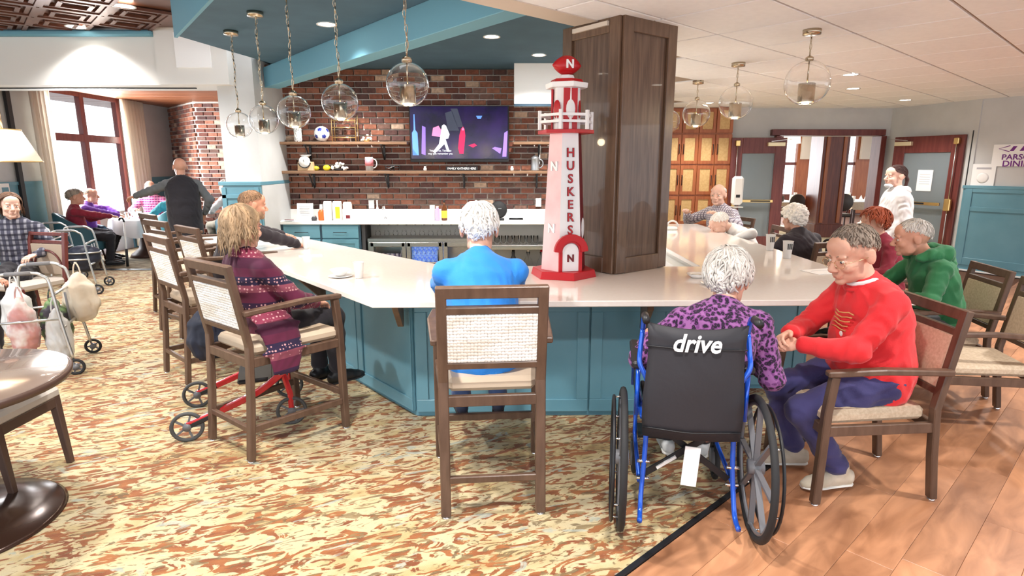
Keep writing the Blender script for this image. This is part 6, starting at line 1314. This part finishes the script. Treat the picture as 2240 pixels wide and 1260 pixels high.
# --- dark jacket
t, J = person('bearded person in a dark jacket with short sandy hair leaning on the bar', (-2.66, 5.52, 0), R(-48), .745, lean=16, bow=10, neck=6, lh=(-.30, .66, 1.0), rh=(.1, .64, .945), le=(-1, -.2, -.2), re=(1, -.1, -.5), shirt='c_darkjacket', pants='c_charcoal', shoes='black', skin='skin_ruddy', hairs='crop', hairm='hair_sandy', g=1.08, seed=8, yaw=-4, pitch=6, lf=(-.1, .34, .3), rf=(.1, .34, .3), s=1.0)
H = J['H']; v = Vol(.01); v.ell(H @ V((0, .066, -.088)), (.045, .032, .03), H.to_3x3()); v.ell(H @ V((.045, .03, -.07)), (.018, .04, .035), H.to_3x3()); v.ell(H @ V((-.045, .03, -.07)), (.018, .04, .035), H.to_3x3()); extra(t, 'beard', v, 'hair_sandy', .007, .002)
# --- person in the wheelchair
wc_ = V((.85, 2.60, 0))+Matrix.Rotation(R(-10), 3, 'Z') @ V((.04, .15, 0))
t, J = person('person with silver hair in a purple leopard-print top seated in the wheelchair', wc_, R(-12), .575, side=13, lean=12, bow=16, neck=10, lh=(-.24, .32, .80), rh=(.24, .32, .78), le=(-.6, -1, -.6), re=(.6, -1, -.6), lf=(-.1, .56, .12), rf=(.1, .56, .12), shirt='c_leopard', pants='c_black', shoes='shoe_white', skin='skin_fair', hairs='puff', hairm='hair_silver', g=1.04, seed=11, yaw=-22, pitch=10, hs=1.2, hn=520, s=1.0)
# --- red sweatshirt
t, J = person('person in a red sweatshirt, navy trousers and glasses, looking down at their hands', (1.95, 3.05, 0), R(92), .61, lean=6, bow=14, neck=9, lh=(-.07, .44, .78), rh=(.03, .45, .81), le=(-1, -.5, -.5), re=(1, -.5, -.5), lf=(-.10, .18, .10), rf=(.14, .3, .10), lp=(0, 1, .3), rp=(0, 1, .3), shirt='c_red', pants='c_navy', shoes='shoe_tan', skin='skin_fair', hairs='crop', hairm='hair_ash', g=1.16, belly=.05, seed=14, yaw=16, pitch=16, curl=.8, lhd=(.5, .8, -.15), rhd=(-.5, .8, -.1), lpn=(.7, 0, -.7), rpn=(-.7, 0, -.7), fold=.014, s=1.03, hs=1.2, hn=440)
glasses(t, J['H']); N0, d2 = J['N'], J['d2']
v = Vol(.006); n = 20
B().tube([N0-d2*.012+V((.074*cos(2*pi*k/n), .07*sin(2*pi*k/n)+.006, .012-.03*max(0, sin(2*pi*k/n)))) for k in range(n)], .011, 8, True).build('undershirt_collar', 'c_white', t)
B().tube([N0-d2*.03+V((.086*cos(2*pi*k/n), .083*sin(2*pi*k/n)+.006, .004-.035*max(0, sin(2*pi*k/n)))) for k in range(n)], .011, 8, True).build('neck_rib', 'c_red', t)
C0_ = J['C']; fy_ = .132*1.16+.035
def chest(x, z, dy=0): return C0_+V((x, fy_-.02*abs(x)/.1+dy+.25*(z-.0)*0, z))
mat('gold_print', (.65, .32, .12), .6)
for nm, sx_, sz_, m_ in (('chest_print', .075, .06, 'gold_print'), ):
    b = B()
    for k in range(5): b.tube([chest(-.1+.01*k+.032*i, .05-.022*k+.006*sin(i*1.7+k), .006) for i in range(5)], .0035, 5)
    b.build(nm, m_, t)
B().ell(chest(-.03, -.065, .004), (.014, .006, .016), None, 12, 8).build('chest_emblem', 'c_white', t)
# --- green hoodie
t, J = person('person in a green hooded sweatshirt with cropped white hair at the right bar leg', (3.32, 4.5, 0), R(82), .55, lean=12, bow=14, neck=10, lh=(-.15, .42, .72), rh=(.12, .45, .74), le=(-1, -.5, -.5), re=(1, -.5, -.5), shirt='c_green', pants='c_charcoal', shoes='black', skin='skin_ruddy', hairs='crop', hairm='hair_silver', g=1.14, seed=17, yaw=-12, pitch=8, lf=(-.12, .4, .1), rf=(.12, .4, .1), s=1.02, hs=1.15, fold=.013)
N0, d2 = J['N'], J['d2']; v = Vol(.02); v.loft([(N0+V((-.09, .07, -.03)), .03, .035), (N0+V((-.12, -.0, .0)), .045, .05), (N0+V((-.09, -.1, .0)), .065, .06), (N0+V((0, -.16, -.03)), .085, .06), (N0+V((.09, -.1, .0)), .065, .06), (N0+V((.12, 0, .0)), .045, .05), (N0+V((.09, .07, -.03)), .03, .035)], (0, 0, 1)); v.ell(N0+V((0, -.18, -.12)), (.12, .045, .1)); extra(t, 'hood', v, 'c_green', .011, .014, 3)
# --- right bar leg, far side
t, J = person('person with curly white hair in a black coat at the right bar leg, back turned', (3.1, 6.2, 0), R(18), .54, lean=10, bow=14, neck=8, lh=(-.2, .4, .7), rh=(.2, .4, .7), shirt='c_darkjacket', pants='c_black', hairs='curly', hairm='hair_white', g=1.12, seed=20, detail=0, lf=(-.12, .35, .1), rf=(.12, .35, .1), hn=420, eyes=False)
t, J = person('person with red hair half hidden behind the red sweatshirt', (3.63, 5.66, 0), R(85), .55, lean=8, bow=10, lh=(-.2, .4, .7), rh=(.2, .4, .7), shirt='c_maroon', pants='c_black', hairs='puff', hairm='hair_red', seed=21, detail=0, lf=(-.12, .35, .1), rf=(.12, .35, .1), eyes=False, hn=260)
t, J = person('person in white with white hair bowed over the right bar leg', (2.98, 7.35, 0), R(92), .54, lean=22, bow=26, neck=22, lh=(-.28, .36, .84), rh=(.25, .4, .9), shirt='c_white', pants='c_khaki', hairs='crop', hairm='hair_white', skin='skin_pale', seed=22, detail=0, pitch=35, lf=(-.12, .35, .1), rf=(.12, .35, .1), eyes=False, le=(-1, -.3, .3))
t, J = person('balding person in a dark plaid shirt at the far right bar end', (3.03, 8.55, 0), R(118), .52, lean=5, bow=6, lh=(-.3, .38, .93), rh=(.22, .42, .93), shirt='c_plaid', pants='c_khaki', hairs='bald', hairm='hair_white', skin='skin_pale', g=1.16, seed=23, yaw=28, pitch=2, lf=(-.12, .35, .1), rf=(.12, .35, .1), s=1.12, fold=.008)
# --- standing hooded person by the doors
t, J = person('standing person in a pale grey hoodie and jeans with a mask under the chin', (4.72, 7.35, 0), R(80), .93, lean=0, bow=5, neck=4, lh=(-.2, .12, .86), rh=(.16, .3, 1.0), shirt='c_hoodie', pants='c_lightjean', shoes='shoe_white', skin='skin_pale', hairs='tied', hairm='hair_dark', g=1.24, belly=.04, seed=25, yaw=14, lf=(-.1, .02, .09), rf=(.1, .0, .09), lp=(0, 1, 0), rp=(0, 1, 0), le=(-.6, -1, -.2), re=(.6, -1, -.2), fold=.016)
H = J['H']; v = Vol(.008); v.ell(H @ V((0, .062, -.096)), (.048, .042, .024), H.to_3x3()); extra(t, 'mask', v, 'mask', .007, .002); N0 = J['N']; v = Vol(.02); v.loft([(N0+V((-.09, .03, -.01)), .03, .04), (N0+V((-.08, -.07, -.02)), .04, .05), (N0+V((0, -.12, -.05)), .055, .045), (N0+V((.08, -.07, -.02)), .04, .05), (N0+V((.09, .03, -.01)), .03, .04)], (0, 0, 1)); extra(t, 'hood', v, 'c_hoodie', .012, .008, 6)
v = Vol(.01); v.loft([(H @ V((0, -.11, .02)), .02, .02), (H @ V((0, -.14, -.03)), .026, .022), (H @ V((0, -.13, -.11)), .018, .016)], (1, 0, 0)); extra(t, 'ponytail', v, 'hair_dark', .008, .004)
# --- window nook
t, J = person('bald standing server with black apron top and grey sleeves reaching over the table', (-4.93, 9.0, 0), R(28), .98, lean=2, bow=4, neck=2, lh=(-.62, .30, 1.22), rh=(.26, .1, .95), le=(-.3, -.4, -1), re=(1, -.6, 0), shirt='c_charcoal', pants='c_black', shoes='black', skin='skin_ruddy', hairs=None, hairm='hair_brown', seed=27, yaw=10, pitch=5, lf=(-.1, .02, .09), rf=(.1, .0, .09), lp=(0, 1, 0), rp=(0, 1, 0), g=1.1, s=1.03, hn=60, eyes=False, detail=0)
v = Vol(.02); P_, C_, dd = J['P'], J['C'], J['d2']; v.loft([(P_-V((0, 0, .35)), .225, .18), (P_, .228, .185), (P_+V((0, 0, .15)), .222, .178), (C_, .224, .17), (C_+dd*.1, .222, .155), (C_+dd*.16, .17, .13), (C_+dd*.2, .10, .1)], (1, 0, 0)); extra(t, 'apron_top', v, 'c_black', .014, .008, 2)
t, J = person('grey-haired person in a dark red sweater in the dark teal tub chair', (-7.32, 10.02, 0), R(-58), .56, lean=-4, bow=8, lh=(-.2, .4, .86), rh=(.02, .52, .86), shirt='c_maroon', pants='c_black', hairs='fluffy', hairm='hair_grey', skin='skin_ruddy', seed=29, detail=0, eyes=False, s=.98, lf=(-.1, .4, .1), rf=(.1, .4, .1), hn=160)
t, J = person('bald person in a purple sweater leaning to the tablecloth', (-7.68, 10.75, 0), R(-70), .56, lean=4, bow=8, lh=(-.24, .46, .84), rh=(-.02, .54, .82), shirt='c_purple', pants='c_black', hairs='bald', hairm='hair_grey', skin='skin_fair', seed=30, detail=0, eyes=False, s=.98, lf=(-.1, .3, .1), rf=(.1, .3, .1), hn=60, le=(-1, -.3, .3))
t, J = person('person in a pink and purple plaid shirt behind the tablecloth', (-7.3, 12.2, 0), R(195), .56, lean=2, bow=8, lh=(-.24, .36, .82), rh=(.22, .4, .82), shirt='c_plaid_pink', pants='c_black', hairs='bald', hairm='hair_grey', skin='skin_ruddy', seed=31, detail=0, s=1.05, lf=(-.1, .3, .1), rf=(.1, .3, .1), hn=60)
t, J = person('white-haired person in turquoise seated in the turquoise tub chair', (-6.02, 10.72, 0), R(42), .56, lean=6, bow=10, lh=(-.22, .4, .84), rh=(.2, .4, .84), shirt='c_turq', pants='c_navy', hairs='fluffy', hairm='hair_white', seed=32, detail=0, eyes=False, s=1.05, lf=(-.1, .3, .1), rf=(.1, .3, .1), hn=140)
t, J = person('silver-haired person in white beside the brick chimney', (-5.58, 11.9, 0), R(75), .58, lean=2, bow=8, lh=(-.2, .36, .86), rh=(.2, .36, .86), shirt='c_white', pants='c_khaki', hairs='fluffy', hairm='hair_silver', skin='skin_ruddy', seed=33, detail=0, s=1.05, lf=(-.1, .3, .1), rf=(.1, .3, .1), hn=140)
t, J = person('smiling person with dark brown hair and plaid jacket at the far left', (-5.62, 6.75, 0), R(205), .555, lean=4, bow=6, lh=(-.2, .34, .7), rh=(.2, .34, .7), shirt='c_plaid_dark', pants='c_black', hairs='bob', hairm='hair_brown', skin='skin_pale', seed=34, s=1.06, yaw=24, roll=-6, lf=(-.1, .35, .1), rf=(.1, .35, .1), hn=220)
t, J = person('person cut by the left frame edge resting a bare forearm by the near walker', (-4.98, 5.2, 0), R(-120), .56, lean=4, bow=8, lh=(.12, .42, .76), rh=(-.1, .44, .76), shirt='c_maroon', pants='c_black', hairs='short', hairm='hair_grey', skin='skin_ruddy', sleeve='short', seed=35, detail=0, eyes=False, lf=(-.1, .35, .1), rf=(.1, .35, .1))
chair('armchair under the person cut by the left frame edge', (-4.98, 5.2, 0), R(-120), .46, .97, True, False, 'low armchairs on the left', 'tan_weave', 'armchair', 'tan_weave')
